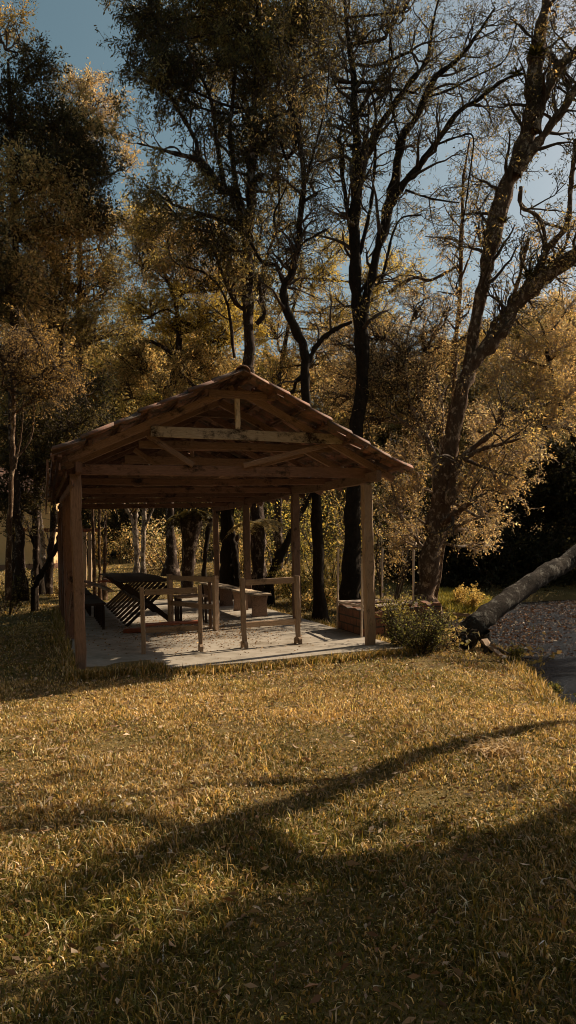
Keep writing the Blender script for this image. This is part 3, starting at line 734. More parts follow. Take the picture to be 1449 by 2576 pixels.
gtree('pale forked tree with white bark seen under the roof, left of the tree fern', [L([(344, 1440, 15), (343, 1380, 14), (338, 1320, 12), (315, 1275, 9), (290, 1230, 6), (280, 1150, 4)], 27), L([(340, 1330, 9), (345, 1270, 8), (350, 1200, 5)], 27)], BK_P, seed=51)
gtree('pale straight tree just right of the white forked tree under the roof', [L([(360, 1440, 13), (360, 1380, 12), (363, 1300, 10), (368, 1220, 7), (380, 1120, 4)], 26.5), L([(362, 1330, 6), (385, 1280, 5), (395, 1230, 3)], 26.5)], BK_P, seed=52)
gtree('thin brown tree behind the rear left posts, leftmost of three', [L([(238, 1466, 9), (236, 1380, 8), (233, 1290, 7), (230, 1150, 5)], 22)], BK_T, seed=53)
gtree('thin brown tree behind the plank pile, middle one of three', [L([(251, 1468, 8), (249, 1380, 7), (250, 1280, 6), (247, 1150, 4)], 21.5)], BK_T, seed=54)
gtree('thin brown tree behind the plank pile, rightmost of three', [L([(262, 1464, 9), (264, 1380, 8), (266, 1290, 7), (272, 1150, 5)], 22.4)], BK_T, seed=55)
gtree('dark bent tree between the tree fern and the broad shaggy trunk', [L([(513, 1445, 10), (516, 1400, 10), (522, 1350, 12), (533, 1300, 13), (548, 1240, 12), (560, 1150, 8)], 22)], BK_B, seed=56)
gtree('broad dark shaggy trunk behind the rear right post', [L([(577, 1478, 44), (574, 1400, 38), (571, 1320, 36), (570, 1240, 34), (560, 1150, 24), (550, 1050, 12)], 20.5), L([(598, 1474, 18), (592, 1400, 16), (582, 1330, 14), (575, 1260, 10)], 20.3)], BK_B, seed=57)
gtree('dark tree leaning right behind the long bench', [L([(672, 1472, 24), (690, 1425, 20), (712, 1385, 19), (728, 1350, 17), (755, 1290, 17), (790, 1230, 14), (830, 1150, 9)], 19)], BK_B, seed=58)
gtree('lichen-spotted trunk at the far left edge with a bare side', [L([(30, 1465, 14), (38, 1392, 13), (35, 1313, 12), (30, 1220, 10), (20, 1100, 6)], 20.5)], BK_D, DARK, seed=59, lo=.75)
gtree('dark trunk with one sunlit white edge, right of the lichen-spotted trunk at left', [L([(86, 1474, 16), (91, 1392, 15), (93, 1330, 14), (90, 1260, 12), (92, 1120, 7)], 20), L([(93, 1390, 6), (78, 1350, 6), (68, 1310, 4)], 20)], BK_D, DARK, seed=60, lo=.75)
gtree('dark tree leaning right across the ochre wall at left', [L([(84, 1486, 15), (100, 1452, 15), (115, 1425, 14), (138, 1385, 13), (150, 1352, 12), (160, 1300, 8)], 19)], BK_B, DARK, seed=61, lo=.75)
gtree('pale fan-shaped forked trunk in front of the ochre wall', [L([(112, 1440, 14), (108, 1400, 14), (106, 1350, 12), (100, 1290, 8)], 24), L([(116, 1420, 7), (128, 1385, 6), (118, 1340, 5)], 24)], BK_P, seed=62, lo=.7)

# tree fern
def frond(P0, d, Ln, droop, w, pal, rs, Acc_, n=26, mi=0):
    t = np.linspace(0, 1, n); d = np.array(d, float); d /= np.linalg.norm(d)
    Pm = P0 + d * (t * Ln)[:, None] - np.array([0, 0, 1]) * (droop * Ln * t ** 2)[:, None]
    V, Fq = tubes(Pm[None], (np.linspace(.014, .003, n) * (Ln / 1.5))[None], 4); Acc_.add(V, Fq, np.tile(pal[0], (len(V), 1)), mi)
    T = nz(np.gradient(Pm, axis=0)); sidev = nz(np.cross(T, np.array([0, 0, 1.]))[1:-1])
    for s in (-1, 1):
        q = Pm[1:-1]; ln = w * np.sin(np.clip(t[1:-1] * 1.05 + .08, 0, 1) * math.pi) ** .6
        c = palette(pal, len(q), rs, .2)
        V, Fq, C = leaf_geo(q, sidev * s + T[1:-1] * .35 + np.array([0, 0, -.25]) + rs.normal(0, .06, q.shape), ln + .02, .16 * 1.6, c, rs, .02); Acc_.add(V, Fq, C, mi)


def treefern(px, py, Y, h, r, label, nf, fl, pal, seed, lean=0., skirt=True):
    rs = np.random.default_rng(seed); b = at(px, py, Y); b[2] = float(height(b[0], b[1]))
    top = b + np.array([lean, 0, h]); P = catmull([b - [0, 0, .1], b + [lean * .3, 0, h * .4], top], 12)
    o = empty('tree_fern', b, label, 'tree fern')
    V, Fq = tubes(P[None], (r * np.array([1.3, 1.1, 1, 1, 1, 1, 1.05, 1.1, 1.25, 1.5, 1.9, 1.6]))[None], 12)
    V = V + rs.normal(0, .02, V.shape); a = Acc(); a.add(V, Fq); link('trunk', a.mesh('trunk', BK_D, smooth=True, off=b), o)
    if skirt:
        a = Acc()
        for i in range(46):
            th = rs.random() * 6.28; dd = np.array([math.cos(th), math.sin(th), .1 + .5 * rs.random()])
            frond(top - [0, 0, .1 * rs.random()], dd, .5 + .5 * rs.random(), 1.0, .05, [(.04, .028, .016), (.06, .045, .025)], rs, a, 12)
        link('dead_frond_skirt', a.mesh('dead_frond_skirt', DRY, off=b), o)
    a = Acc()
    for i in range(nf):
        th = i / nf * 6.28 + rs.random() * .3; dd = np.array([math.cos(th), math.sin(th), .35 + .4 * rs.random()])
        frond(top, dd, fl * (.8 + .4 * rs.random()), .85, .24, pal, rs, a)
    link('fronds', a.mesh('fronds', LEAF, off=b), o)
    return o


treefern(470, 1476, 21.5, 2.35, .17, 'dark tree fern with a flared shaggy head under the roof beyond the table', 11, 1.3, [(.05, .045, .02), (.09, .075, .03)], 71, .18)
treefern(655, 1478, 18.6, 2.0, .07, 'tree fern with long pale arching fronds between the rear right posts', 9, 1.0, [(.38, .33, .2), (.28, .24, .12)], 72, 0, False)
treefern(592, 1470, 23, 1.9, .08, 'small tree fern with pale drooping fronds beside the broad shaggy trunk', 8, 1.2, [(.3, .26, .15), (.22, .18, .09)], 73, 0, False)

sh = [(300, 1432, 33, 1.6, 1.7, 'golden shrub beyond the lawn, left of the white forked tree', GOLD, MID), (402, 1442, 30, 1.3, 1.3, 'sunlit tan shrub right of the pale straight tree', TAN, GOLD), (440, 1445, 28.5, 1.3, 2.0, 'tall pale shrub just left of the tree fern', TAN, GREEN),
      (612, 1462, 27, 1.2, 1.7, 'golden shrub behind the small fern', GOLD, MID), (700, 1490, 22, 1.1, 1.0, 'low yellow-green shrub behind the fern with pale fronds', GOLD, GREEN), (762, 1520, 19, .8, 1.2, 'yellow-green shrub against the second right post', YEL, GREEN),
      (790, 1535, 17.5, .5, .6, 'low golden shrub at the foot of the slim crooked tree', GOLD, GREEN), (838, 1545, 19.5, .9, 1.7, 'tall yellow shrub between the crooked tree and the big forked tree', YEL, GOLD), (850, 1470, 26, 2.0, 3.2, 'large yellow-green bush under the right beam', YEL, GREEN),
      (700, 1440, 30, 2.0, 3.4, 'large green bush far behind the leaning dark tree', GREEN, YEL), (965, 1480, 21, 1.6, 3.2, 'tall tan bush behind the front right post', TAN, GOLD), (545, 1440, 33, 2.0, 2.6, 'olive bush behind the bent dark tree', MID, DARK),
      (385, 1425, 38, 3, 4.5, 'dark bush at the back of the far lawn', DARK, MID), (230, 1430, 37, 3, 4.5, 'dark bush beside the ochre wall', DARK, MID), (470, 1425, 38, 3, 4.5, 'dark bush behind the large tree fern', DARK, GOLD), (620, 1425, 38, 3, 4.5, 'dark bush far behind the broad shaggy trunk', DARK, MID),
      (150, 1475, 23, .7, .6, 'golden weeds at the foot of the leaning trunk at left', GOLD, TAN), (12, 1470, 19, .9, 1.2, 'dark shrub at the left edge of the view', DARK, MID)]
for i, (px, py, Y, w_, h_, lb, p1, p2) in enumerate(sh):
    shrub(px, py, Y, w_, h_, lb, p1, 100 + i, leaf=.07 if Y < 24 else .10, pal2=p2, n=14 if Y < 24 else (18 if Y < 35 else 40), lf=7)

# bush beside the front right post, with two upright shoots
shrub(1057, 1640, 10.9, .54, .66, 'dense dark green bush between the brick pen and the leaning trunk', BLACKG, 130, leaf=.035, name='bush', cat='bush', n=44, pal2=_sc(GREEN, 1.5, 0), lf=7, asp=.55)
shrub(1030, 1628, 11.3, .10, .82, 'tall leafy shoot rising from the top of the bush', [(.16, .15, .05), (.22, .2, .08)], 131, leaf=.05, name='leafy_shoot', cat='plant', n=4, lf=5, asp=.5)
shrub(985, 1622, 11.4, .10, .82, 'tall leafy shoot at the left side of the bush, before the brick pen', [(.16, .15, .05), (.22, .2, .08)], 132, leaf=.05, name='leafy_shoot', cat='plant', n=4, lf=5, asp=.5)
shrub(1110, 1640, 11.2, .3, .42, 'brown wiry weeds right of the dark bush', TAN, 133, leaf=.03, name='weed', cat='plant', n=16, lf=4)
shrub(1180, 1545, 19.6, .55, .55, 'small sunlit yellow shrub on the grass tongue by the pond', [(.4, .3, .1), (.5, .4, .18)], 134, leaf=.06, n=18)
for i, (px, py, Y, h_, lb) in enumerate([(1425, 1720, 8.6, .28, 'leafy weed at the pond edge by the right side of the view'), (1385, 1712, 9.2, .2, 'small weed left of the taller pond-edge weed'), (1290, 1672, 10.9, .3, 'thin dry weed beside the driftwood at the trunk foot'), (1440, 1745, 7.9, .22, 'green weed nearest the camera on the pond edge')]):
    shrub(px, py, Y, .14, h_, lb, [(.2, .17, .06), (.1, .12, .03)], 140 + i, leaf=.035, name='weed', cat='plant', n=6, lf=5)

# ------------------------------------------------------------------ the leaning foreground trunk
Y = 11.9
def wl(pts, m=30, seed=0):
    rs = np.random.default_rng(seed); C = catmull(pts, m); C[1:-1, :3] += rs.normal(0, .03, (m - 2, 3)) * C[1:-1, 3:4]; return C[:, :3], C[:, 3]


pa = [np.r_[at(px, py, Y + dy), w_ / 2 / FPX * (Y + dy)] for px, py, w_, dy in [(1136, 1636, 56, 0), (1172, 1600, 62, 0), (1222, 1552, 54, .2), (1313, 1484, 48, .8), (1382, 1438, 45, 1.3), (1449, 1399, 44, 1.8)]]
T5 = [wl(pa + [(7.2, 14.6, 2.3, .18), (9.2, 15.4, 3.8, .15), (11, 16.0, 5.6, .12), (12.2, 16.3, 8.0, .07)], 70),
      L([(1190, 1600, 46), (1160, 1622, 30), (1134, 1626, 16), (1120, 1628, 6)], Y - .15, 14, .2), L([(1215, 1590, 40), (1225, 1620, 26), (1238, 1640, 12)], Y - .1, 10, .2)]
b5 = at(1180, 1630, Y)
tree('leaning_tree', 'grey lichen-covered trunk leaning steeply right over the pond', 'tree', T5,
     [], BK_L, pal=MID, pal2=GOLD, leaf=.10, asp=.5, n1=7, n2=5, n3=4, nl=6, L1=.8, L2=.5, L3=.3, lo=.84, limb_leaf=.5, rough=.06, seed=81, sub=20, base=b5, root=False)


def shade_tree(x, y, H, r, label, seed):
    z = float(height(x, y)); z = max(z, -.5)
    P = catmull([(x, y, z - .2), (x + .15, y, z + H * .4), (x - .1, y + .1, z + H * .8)], 16); R = np.linspace(.2, .08, 16)
    rs = np.random.default_rng(seed); a = Acc(); V, Fq = tubes(P[None], R[None], 10); a.add(V, Fq); b = Acc(); c = Acc()
    ns = 110; u = nz(rs.normal(0, 1, (ns, 3))) * (rs.random((ns, 1)) ** .4) * np.array([r, r, r * .65]); tg = np.array([x, y, z + H]) + u
    i = rs.integers(9, 16, ns); t = np.linspace(0, 1, 6)[None, :, None]; Q = P[i][:, None] * (1 - t) + tg[:, None] * t + rs.normal(0, .06, (ns, 6, 3))
    RR = np.tile(np.linspace(.05, .01, 6), (ns, 1)); V, Fq = tubes(Q, RR, 5); b.add(V, Fq)
    p, tt, rr, _ = sample_on(Q, RR, 20, .4, rs); p, tt, rr, _ = sample_on(walk(p, rdirs(tt, .8, rs), np.full(len(p), .8), 4, .2, 0, rs), np.full((len(p), 4), .005), 16, 0, rs)
    p = p + rs.normal(0, .1, p.shape); n = len(p)
    V, Fq, C = leaf_geo(p, rs.normal(0, 1, (n, 3)), .22 * (.6 + .6 * rs.random(n)), .6, palette(MID, n, rs), rs, .05); c.add(V, Fq, C)
    o = empty('shade_tree', (x, y, z), label, 'tree'); bb = np.array([x, y, z])
    link('trunk', a.mesh('trunk', BK_D, smooth=True, off=bb), o); link('branches', b.mesh('branches', TWIG, off=bb), o); link('crown', c.mesh('crown', LEAF, off=bb), o)


tree('crooked_tree', 'crooked tree out of view to the right whose bare trunk shadow crosses the lawn', 'tree',
     [wl([(6.75, 9.05, -.1, .14), (6.62, 9.0, 2, .1), (6.6, 9.0, 4.2, .10), (6.55, 8.75, 5.0, .13), (6.7, 8.5, 5.8, .13), (7.0, 8.4, 6.4, .10)], 50), wl([(6.6, 8.8, 4.8, .07), (6.2, 9.1, 5.6, .05), (6.2, 9.6, 6.4, .02)], 14), wl([(6.7, 8.5, 5.8, .12), (7.6, 8.3, 6.2, .12), (8.6, 8.5, 6.4, .12), (9.8, 9.3, 6.4, .10), (11, 10.2, 6.2, .06)], 24)],
     [('w', 6.3, 9.5, 6.5, .3, .2), ('w', 5.75, 9.45, 6.6, .25, .15)], BK_D, pal=MID, leaf=.10, asp=.5, n1=2, n2=4, n3=3, nl=5, L1=.4, L2=.3, L3=.2, lo=.9, limb_leaf=.7, seed=82, sub=22, rough=.03)
SHADES = [(9.35, 7.05, 7.2, 1.7), (7.15, 5.65, 7.0, 1.7), (11.7, 8.5, 7.3, 1.7), (5.2, 4.0, 6.0, 1.6)]
for i, (x, y, H, r) in enumerate(SHADES):
    shade_tree(x, y, H, r, ['leafy tree out of view to the right, shading the near lawn', 'leafy tree nearer the camera at the right, shading the bottom of the view', 'farthest leafy tree to the right of the camera', 'smallest leafy tree close to the right of the camera'][i], 90 + i)

# ------------------------------------------------------------------ pavilion
O = np.array([-2.6386, 9.6677, 0]); UU = np.array([.93402, .35723, 0]); VV = np.array([-.303, .953, 0]); PW = 4.03
def q(a, b, z): return O + UU * a + VV * b + np.array([0, 0, z])
pav = empty('open_pavilion', O, 'open wooden pavilion with a sagging terracotta tiled gable roof on rough posts', 'pavilion')
# slab
rs = np.random.default_rng(5)
sl = [(a, -.52 + .05 * math.sin(a * 2.3)) for a in np.linspace(-.03, 4.36, 40)] + [(4.36, b) for b in np.linspace(-.3, 10.9, 30)] + [(a, 11) for a in np.linspace(4.3, -.3, 20)] + [(-.03, b) for b in np.linspace(10.8, -.4, 30)]
me = bpy.data.meshes.new('floor_slab'); n = len(sl)
top = [q(a + rs.normal(0, .012), b + rs.normal(0, .012), 0) - O for a, b in sl]
me.from_pydata([tuple(p) for p in top] + [tuple(p - np.array([0, 0, .25])) for p in top], [], [list(range(n))] + [[(i + 1) % n, i, i + n, (i + 1) % n + n] for i in range(n)])
me.materials.append(CONC); link('floor_slab', me, pav)
BB = [0, 3.35, 6.9, 10.2]
for i, b in enumerate(BB):
    lz = [2.44, 2.38, 2.36, 2.36][i]
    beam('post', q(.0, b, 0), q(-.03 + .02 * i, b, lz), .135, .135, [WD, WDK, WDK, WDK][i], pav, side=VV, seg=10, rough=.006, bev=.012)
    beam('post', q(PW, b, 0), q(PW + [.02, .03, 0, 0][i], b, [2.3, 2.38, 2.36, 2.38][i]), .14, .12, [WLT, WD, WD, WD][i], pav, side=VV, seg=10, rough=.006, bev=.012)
# doubled board on the left rows
for b in (3.62, 7.1, 9.0):
    beam('post', q(-.05, b, 0), q(-.06, b, 2.36), .10, .07, WDK, pav, side=VV, seg=6)
# eave beams (sagging, in bays)
ez = [2.34, 2.44, 2.40, 2.42, 2.42]
for i, (b0, b1) in enumerate([(-.35, 3.33), (3.34, 6.9), (6.91, 10.5)]):
    beam('eave_beam', q(PW + .012 * (i % 2) + .07 * (i == 0), b0, [2.41, 2.46, 2.44][i]), q(PW + .01 * (i % 2), b1, [2.455, 2.45, 2.44][i]), .07, .14, WDK if i else WD, pav, seg=8, bow=.03)
    beam('eave_beam', q(.0, b0, 2.50), q(.0, b1, 2.44), .07, .13, WDK, pav, seg=8, bow=.02)
# roof planes
def roofz(a, b):
    sag = .03 * math.sin(b * 1.1) + .02 * math.sin(a * 3 + b)
    if a < 2.1: return 2.65 + (a + .3) * .475 + sag * .6
    return 3.79 - (a - 2.1) * .535 + sag * .6
# trusses
for i, b in enumerate([0.0, 1.6, 3.4, 5.1, 6.9, 8.6, 10.2]):
    big = i % 2 == 0; f = 1 if i == 0 else 0
    tz = 2.51 - (0 if i == 0 else .02 * (i % 3))
    beam('tie_beam', q(-.08 if i else .04, b + .08, tz), q(PW + (.12 if i else .2), b + .08, tz - (.03 if i == 0 else 0)), .05, .14 if i == 0 else .10, WDK, pav, seg=10, bow=.02 * (i % 2))
    if big:
        z0 = 3.0
        beam('collar_beam', q(.93, b - .04, z0), q(3.68, b - .04, z0 - .05), .045, .14, WPL if i == 0 else WD, pav, seg=8)
    if i == 0:
        beam('collar_beam', q(.8, b + .2, 2.86), q(3.6, b + .2, 2.84), .045, .10, WD, pav, seg=6)
        beam('collar_beam', q(1.2, b + .9, 2.93), q(3.3, b + .9, 2.93), .045, .12, WDK, pav, seg=6)
    beam('ridge_collar', q(1.72, b - .045, 3.53), q(2.66, b - .045, 3.52), .045, .11, WD, pav)
    if big: beam('king_post', q(2.12, b - .035, 3.06), q(2.12, b - .035, 3.48), .065, .05, WPL if i == 0 else WD, pav, side=VV)
    beam('brace', q(.9, b + .03, 2.96), q(1.5, b + .03, 2.57), .045, .075, WD, pav)
    beam('brace', q(3.66, b + .03, 2.93), q(2.2, b + .03, 2.57), .045, .07, WD, pav)
for i, b in enumerate(np.linspace(.0, 10.2, 11)):
    m = WD if i < 2 else WDK
    beam('rafter', q(-.12, b, 2.635), q(2.08, b, 3.61), .06, .10, m, pav, seg=6, rough=.004)
    beam('rafter', q(2.12, b, 3.61), q(4.5, b, 2.385), .06, .10, m, pav, seg=6, rough=.004)
# battens along the ridge direction
for sgn in (0, 1):
    for j in range(7):
        a = (-.22 + j * .37) if sgn == 0 else (2.2 + j * .37)
        z = roofz(a, 0) - .035 - .02
        beam('batten', q(a, -.42 + .05 * (j % 2), z), q(a, 10.5, z), .05, .03, WDK, pav, seg=10)
beam('fascia', q(-.36, -.42, 2.50), q(-.36, 10.5, 2.42), .025, .16, WDK, pav, seg=10)
for k in range(4): beam('fascia', q(-.3 + .075 * k, -.40, 2.60 - .0 * k - .10 * k), q(-.3 + .05 * k, 3.3, 2.58 - .10 * k), .02, .085, WDK, pav, seg=6)
# tiles
def tiles(sgn):
    A = Acc(); rs = np.random.default_rng(8 + sgn); slope = (.475 if sgn == 0 else -.535)
    na = 8; bw = .205; ncol = int(11.1 / bw); u = np.linspace(0, 1, 9); prof = np.where(u < .62, np.sin(u / .62 * math.pi) * .045, -.012 * np.sin((u - .62) / .38 * math.pi))
    for r in range(na):
        for c in range(ncol):
            b0 = -.46 + c * bw + rs.normal(0, .006)
            if sgn == 0: hi = 2.10 - r * .335; lo = hi - .385
            else: hi = 2.10 + r * .305; lo = hi + .35
            if sgn == 0 and lo < -.62: continue
            hj, lj = rs.normal(0, .006), rs.normal(0, .014); shift = rs.normal(0, .018)
            V = []
            for a, ex in ((hi, .004 + hj), (lo + shift, .036 + lj)):
                for k, uu in enumerate(u):
                    b = b0 + uu * bw; zz = roofz(a if (sgn == 0) == (a < 2.1) or abs(a - 2.1) > .01 else 2.1, b) + prof[k] * (1.06 if ex > .02 else .94) + ex
                    V.append(q(a, b, zz))
            V = np.array(V); V2 = V - np.array([0, 0, .014]); VV_ = np.concatenate([V, V2])
            F = []
            for k in range(8): F.append((k, k + 1, k + 10, k + 9)); F.append((k + 18, k + 27, k + 28, k + 19)); F.append((k + 9, k + 10, k + 28, k + 27)); F.append((k, k + 18, k + 19, k + 1))
            F += [(0, 9, 27, 18), (8, 26, 35, 17)]
            col = np.array([(.26, .125, .085), (.21, .10, .07), (.32, .18, .125), (.15, .085, .065)][rs.integers(0, 4)]) * math.exp(rs.normal(0, .15))
            A.add(VV_, np.array(F), np.tile(col, (36, 1)))
    return A.mesh('roof_tiles', TILE, off=O)
link('roof_tiles', tiles(0), pav); link('roof_tiles', tiles(1), pav)
A = Acc(); rs = np.random.default_rng(77)
for k in range(30):
    b0 = -.48 + k * .375; th = np.linspace(-.1, math.pi + .1, 9); V = []
    for b, rr in ((b0, .10), (b0 + .42, .085)):
        j = rs.normal(0, .006)
        for t in th: V.append(q(2.10 + math.cos(t) * rr, b, 3.765 + .02 * math.sin(b * 1.1) + math.sin(t) * rr * .8 + j))
    V = np.array(V); F = np.array([(i, i + 1, i + 10, i + 9) for i in range(8)]); V2 = V.copy(); V2[:, 2] -= .014
    F2 = F[:, ::-1] + 18; E1 = np.array([(i + 1, i, i + 18, i + 19) for i in range(8)])
    A.add(np.concatenate([V, V2]), np.concatenate([F, F2, E1]), np.tile(np.array([.20, .11, .08]) * math.exp(rs.normal(0, .2)), (36, 1)))
link('ridge_tiles', A.mesh('ridge_tiles', TILE, off=O), pav)

# ------------------------------------------------------------------ trestle frames
def arch_foot(name, parent, p, m, d):
    """little block with a round cut-out, standing on the slab, its length along d"""
    d = np.array(d) / np.linalg.norm(d); nrm = np.cross(d, [0, 0, 1]); L_, H_, T_ = .17, .10, .045
    out = [(-L_ / 2, 0)] + [(-L_ / 2 + .005, H_ * .7), (-L_ * .28, H_), (L_ * .28, H_), (L_ / 2 - .005, H_ * .7), (L_ / 2, 0), (L_ * .24, 0)] + [(math.cos(t) * L_ * .24, math.sin(t) * H_ * .5) for t in np.linspace(.3, math.pi - .3, 6)] + [(-L_ * .24, 0)]
    k = len(out); V = [tuple(np.array(p) + d * x + nrm * s * T_ / 2 + [0, 0, z]) for s in (-1, 1) for x, z in out]
    off = np.array(parent.location); V = [tuple(np.array(v) - off) for v in V]
    # faces as strips between outer outline and arch
    outer = [0, 1, 2, 3, 4, 5]; inner = [13, 12, 11, 10, 9, 8, 7, 6]
    def poly(o, flip):
        fs = [[0, 1, 12, 13], [1, 2, 11, 12], [2, 3, 8, 9, 10, 11][:6], [3, 4, 7, 8], [4, 5, 6, 7]]
        return [[i + o for i in (f[::-1] if flip else f)] for f in fs]
    F = poly(0, True) + poly(k, False) + [[i, (i + 1) % k, (i + 1) % k + k, i + k] for i in range(k)]
    me = bpy.data.meshes.new(name); me.from_pydata(V, [], F); me.materials.append(m); return link(name, me, parent)


def trestle(label, pL, pR, H, rails, m, feet=(1, 1), pw=.06, bottom=None, lab2=None):
    pL = np.array(pL, float); pR = np.array(pR, float); o = empty('trestle_frame', (pL + pR) / 2, label, 'wooden frame', 'bare wooden frames standing on the pavilion floor')
    d = nz((pR - pL)[None])[0]; nr = np.cross(d, [0, 0, 1])
    for i, p in enumerate((pL, pR)):
        z0 = .075 if feet[i] else .0
        beam('upright', p + [0, 0, z0], p + [0, 0, H] + d * .01 * (i * 2 - 1), pw, pw, m, o, side=nr)
        if feet[i]: arch_foot('foot', o, p + nr * .0, m, nr + d * .15)
    for z, hh in rails:
        beam('rail', pL + [0, 0, z] + d * pw * .52, pR + [0, 0, z] - d * pw * .5, .035, hh, m, o)
    return o


trestle('pale frame on arched feet at the right of the pavilion floor', gnd(615, 1630), gnd(750, 1619), 1.0, [(.94, .085), (.33, .08)], WLT, pw=.065)
f1 = trestle('front left frame with a reddish board on its lower rail', gnd(362, 1645), gnd(505, 1638), .93, [(.86, .085), (.33, .07)], WLT, feet=(0, 1), pw=.06)
f2 = trestle('middle frame with a high crossbar, standing behind the front left one', gnd(430, 1570), gnd(544, 1586), .95, [(.88, .09), (.40, .085)], WLT, feet=(0, 0), pw=.085)
a, b = gnd(366, 1645), gnd(508, 1638); dv = nz((b - a)[None])[0]; nv = np.array([-dv[1], dv[0], 0])
pl = beam('loose_board', a + nv * .18 + [0, 0, .385] - dv * .02, b + nv * .18 + [0, 0, .40] - dv * .02, .26, .022, WRED, None); tag(pl, 'reddish board lying on the lower rail of the front left frame', 'board')
pl = beam('loose_board', gnd(312, 1592) + [0, 0, .03], gnd(364, 1590) + [0, 0, .045], .2, .06, WRED, None, rough=.006); tag(pl, 'short dark red block lying on the floor left of the front left frame', 'board')
f3p = beam('support_post', gnd(530, 1582), gnd(530, 1582) + np.array([0, 0, .93]), .05, .05, WD, f2, side=(0, 1, 0))

# ------------------------------------------------------------------ benches, tables
def panel_leg(o, c, d, w, h, m):
    """solid board leg with waisted sides; d = direction of its width"""
    d = np.array(d); nr = np.cross(d, [0, 0, 1]); pts = []
    zs = np.linspace(0, h, 9)
    half = [w / 2 * (1 - .12 * math.sin(z / h * math.pi) + .10 * (z / h) ** 3) for z in zs]
    V = [tuple(c + d * s * x + nr * t * .022 + [0, 0, z] - np.array(o.location)) for t in (-1, 1) for s, x, z in [(-1, half[i], zs[i]) for i in range(9)] + [(1, half[i], zs[i]) for i in range(9)]]
    F = []
    for i in range(8): F += [[i, i + 9, i + 10, i + 1], [i + 18, i + 19, i + 28, i + 27], [i, i + 1, i + 19, i + 18], [i + 9, i + 27, i + 28, i + 10]]
    F += [[0, 18, 27, 9], [8, 17, 35, 26]]
    me = bpy.data.meshes.new('leg'); me.from_pydata(V, [], F); me.materials.append(m); return link('leg', me, o)


def plank_bench(label, a, b0, b1, legs, seed, m=WGR):
    o = empty('plank_bench', q(a, (b0 + b1) / 2, 0), label, 'bench', 'plank benches along the right side')
    for k in range(2):
        beam('seat', q(a - .09 + .185 * k, b0, .45 + .004 * k), q(a - .09 + .185 * k, b1, .45), .178, .035, m, o, seg=8, rough=.004)
    for b in legs: panel_leg(o, q(a, b, 0), UU, .34, .43, WD)
    return o


plank_bench('plank bench on solid board legs nearest the second right post', 3.72, 4.55, 7.1, (4.85, 6.4), 1)
plank_bench('farther plank bench on solid board legs, by the rear right posts', 3.70, 7.3, 10.1, (7.75, 9.6), 2)


def slat_bench(label, a, b0, b1, w, z, ns):
    o = empty('slatted_bench', q(a, (b0 + b1) / 2, 0), label, 'bench', 'dark benches along the left side')
    beam('seat', q(a, b0, z), q(a, b1, z - .01), w, .035, WBK, o, seg=8, rough=.005)
    for s in (-1, 1):
        for b in np.linspace(b0 + .12, b1 - .12, ns): beam('leg', q(a + s * (w / 2 - .04), b, 0), q(a + s * (w / 2 - .04), b, z - .02), .045, .045, WBK, o, side=VV, seg=2)
    return o


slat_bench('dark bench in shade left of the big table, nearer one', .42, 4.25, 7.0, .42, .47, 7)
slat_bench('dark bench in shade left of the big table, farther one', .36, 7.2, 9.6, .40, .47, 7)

# the long table with a warped top and slanting slat legs
o = empty('long_table', q(1.4, 7, 0), 'long dark table with a warped board top on rows of slanting slat legs', 'table')
na, nb = 14, 40; V = []; 
for t in (0, 1):
    for i in range(nb + 1):
        for j in range(na + 1):
            x = j / na; y = i / nb
            zz = .825 + .018 * math.sin(x * 5.2 + .6) * (1 - .5 * y) + .02 * math.sin(y * 5) - t * .022
            V.append(q(.92 + 1.0 * x + .02 * math.sin(y * 23), 4.45 + y * 5.4 + .5 * x * (1 - y), zz) - np.array(o.location))
idx = np.arange((nb + 1) * (na + 1) * 2).reshape(2, nb + 1, na + 1)
F = [np.stack([idx[0, :-1, :-1], idx[0, :-1, 1:], idx[0, 1:, 1:], idx[0, 1:, :-1]], -1).reshape(-1, 4), np.stack([idx[1, :-1, :-1], idx[1, 1:, :-1], idx[1, 1:, 1:], idx[1, :-1, 1:]], -1).reshape(-1, 4)]
ring = lambda k: np.concatenate([idx[k, 0, :], idx[k, 1:, -1], idx[k, -1, :-1][::-1], idx[k, 1:-1, 0][::-1]])
r0, r1 = ring(0), ring(1); F.append(np.stack([r0, r1, np.roll(r1, -1), np.roll(r0, -1)], -1))
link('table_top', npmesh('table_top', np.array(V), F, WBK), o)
for k, b in enumerate(np.linspace(4.6, 9.6, 10)):
    beam('leg', q(1.02, b, 0), q(1.85, b + .05, .74), .05, .045, WBK, o, side=VV, seg=2)
for b in (4.9, 7.2, 9.3):
    beam('leg', q(1.95, b + .08, 0), q(1.05, b + .08, .76), .09, .06, WBK, o, side=VV, seg=2)
beam('stretcher', q(1.44, 4.5, .37), q(1.44, 9.7, .37), .06, .06, WBK, o)

# small white-topped table
c = at(476, 1500, 15.0); c[2] = 0
o = empty('small_table', c, 'small table with a pale board top and thin black legs behind the middle frame', 'table')
for k in range(3): beam('table_top', c + UU * -.28 + VV * (-.3 + .21 * k) + [0, 0, .5], c + UU * .28 + VV * (-.3 + .21 * k) + [0, 0, .505], .2, .03, WLT, o)
for s in (-1, 1):
    for t in (-1, 0, 1): beam('leg', c + UU * .24 * s + VV * (.3 * t - .09) + [0, 0, 0], c + UU * .24 * s + VV * (.3 * t - .09) + [0, 0, .48], .045, .045, WBK, o, side=VV, seg=2)

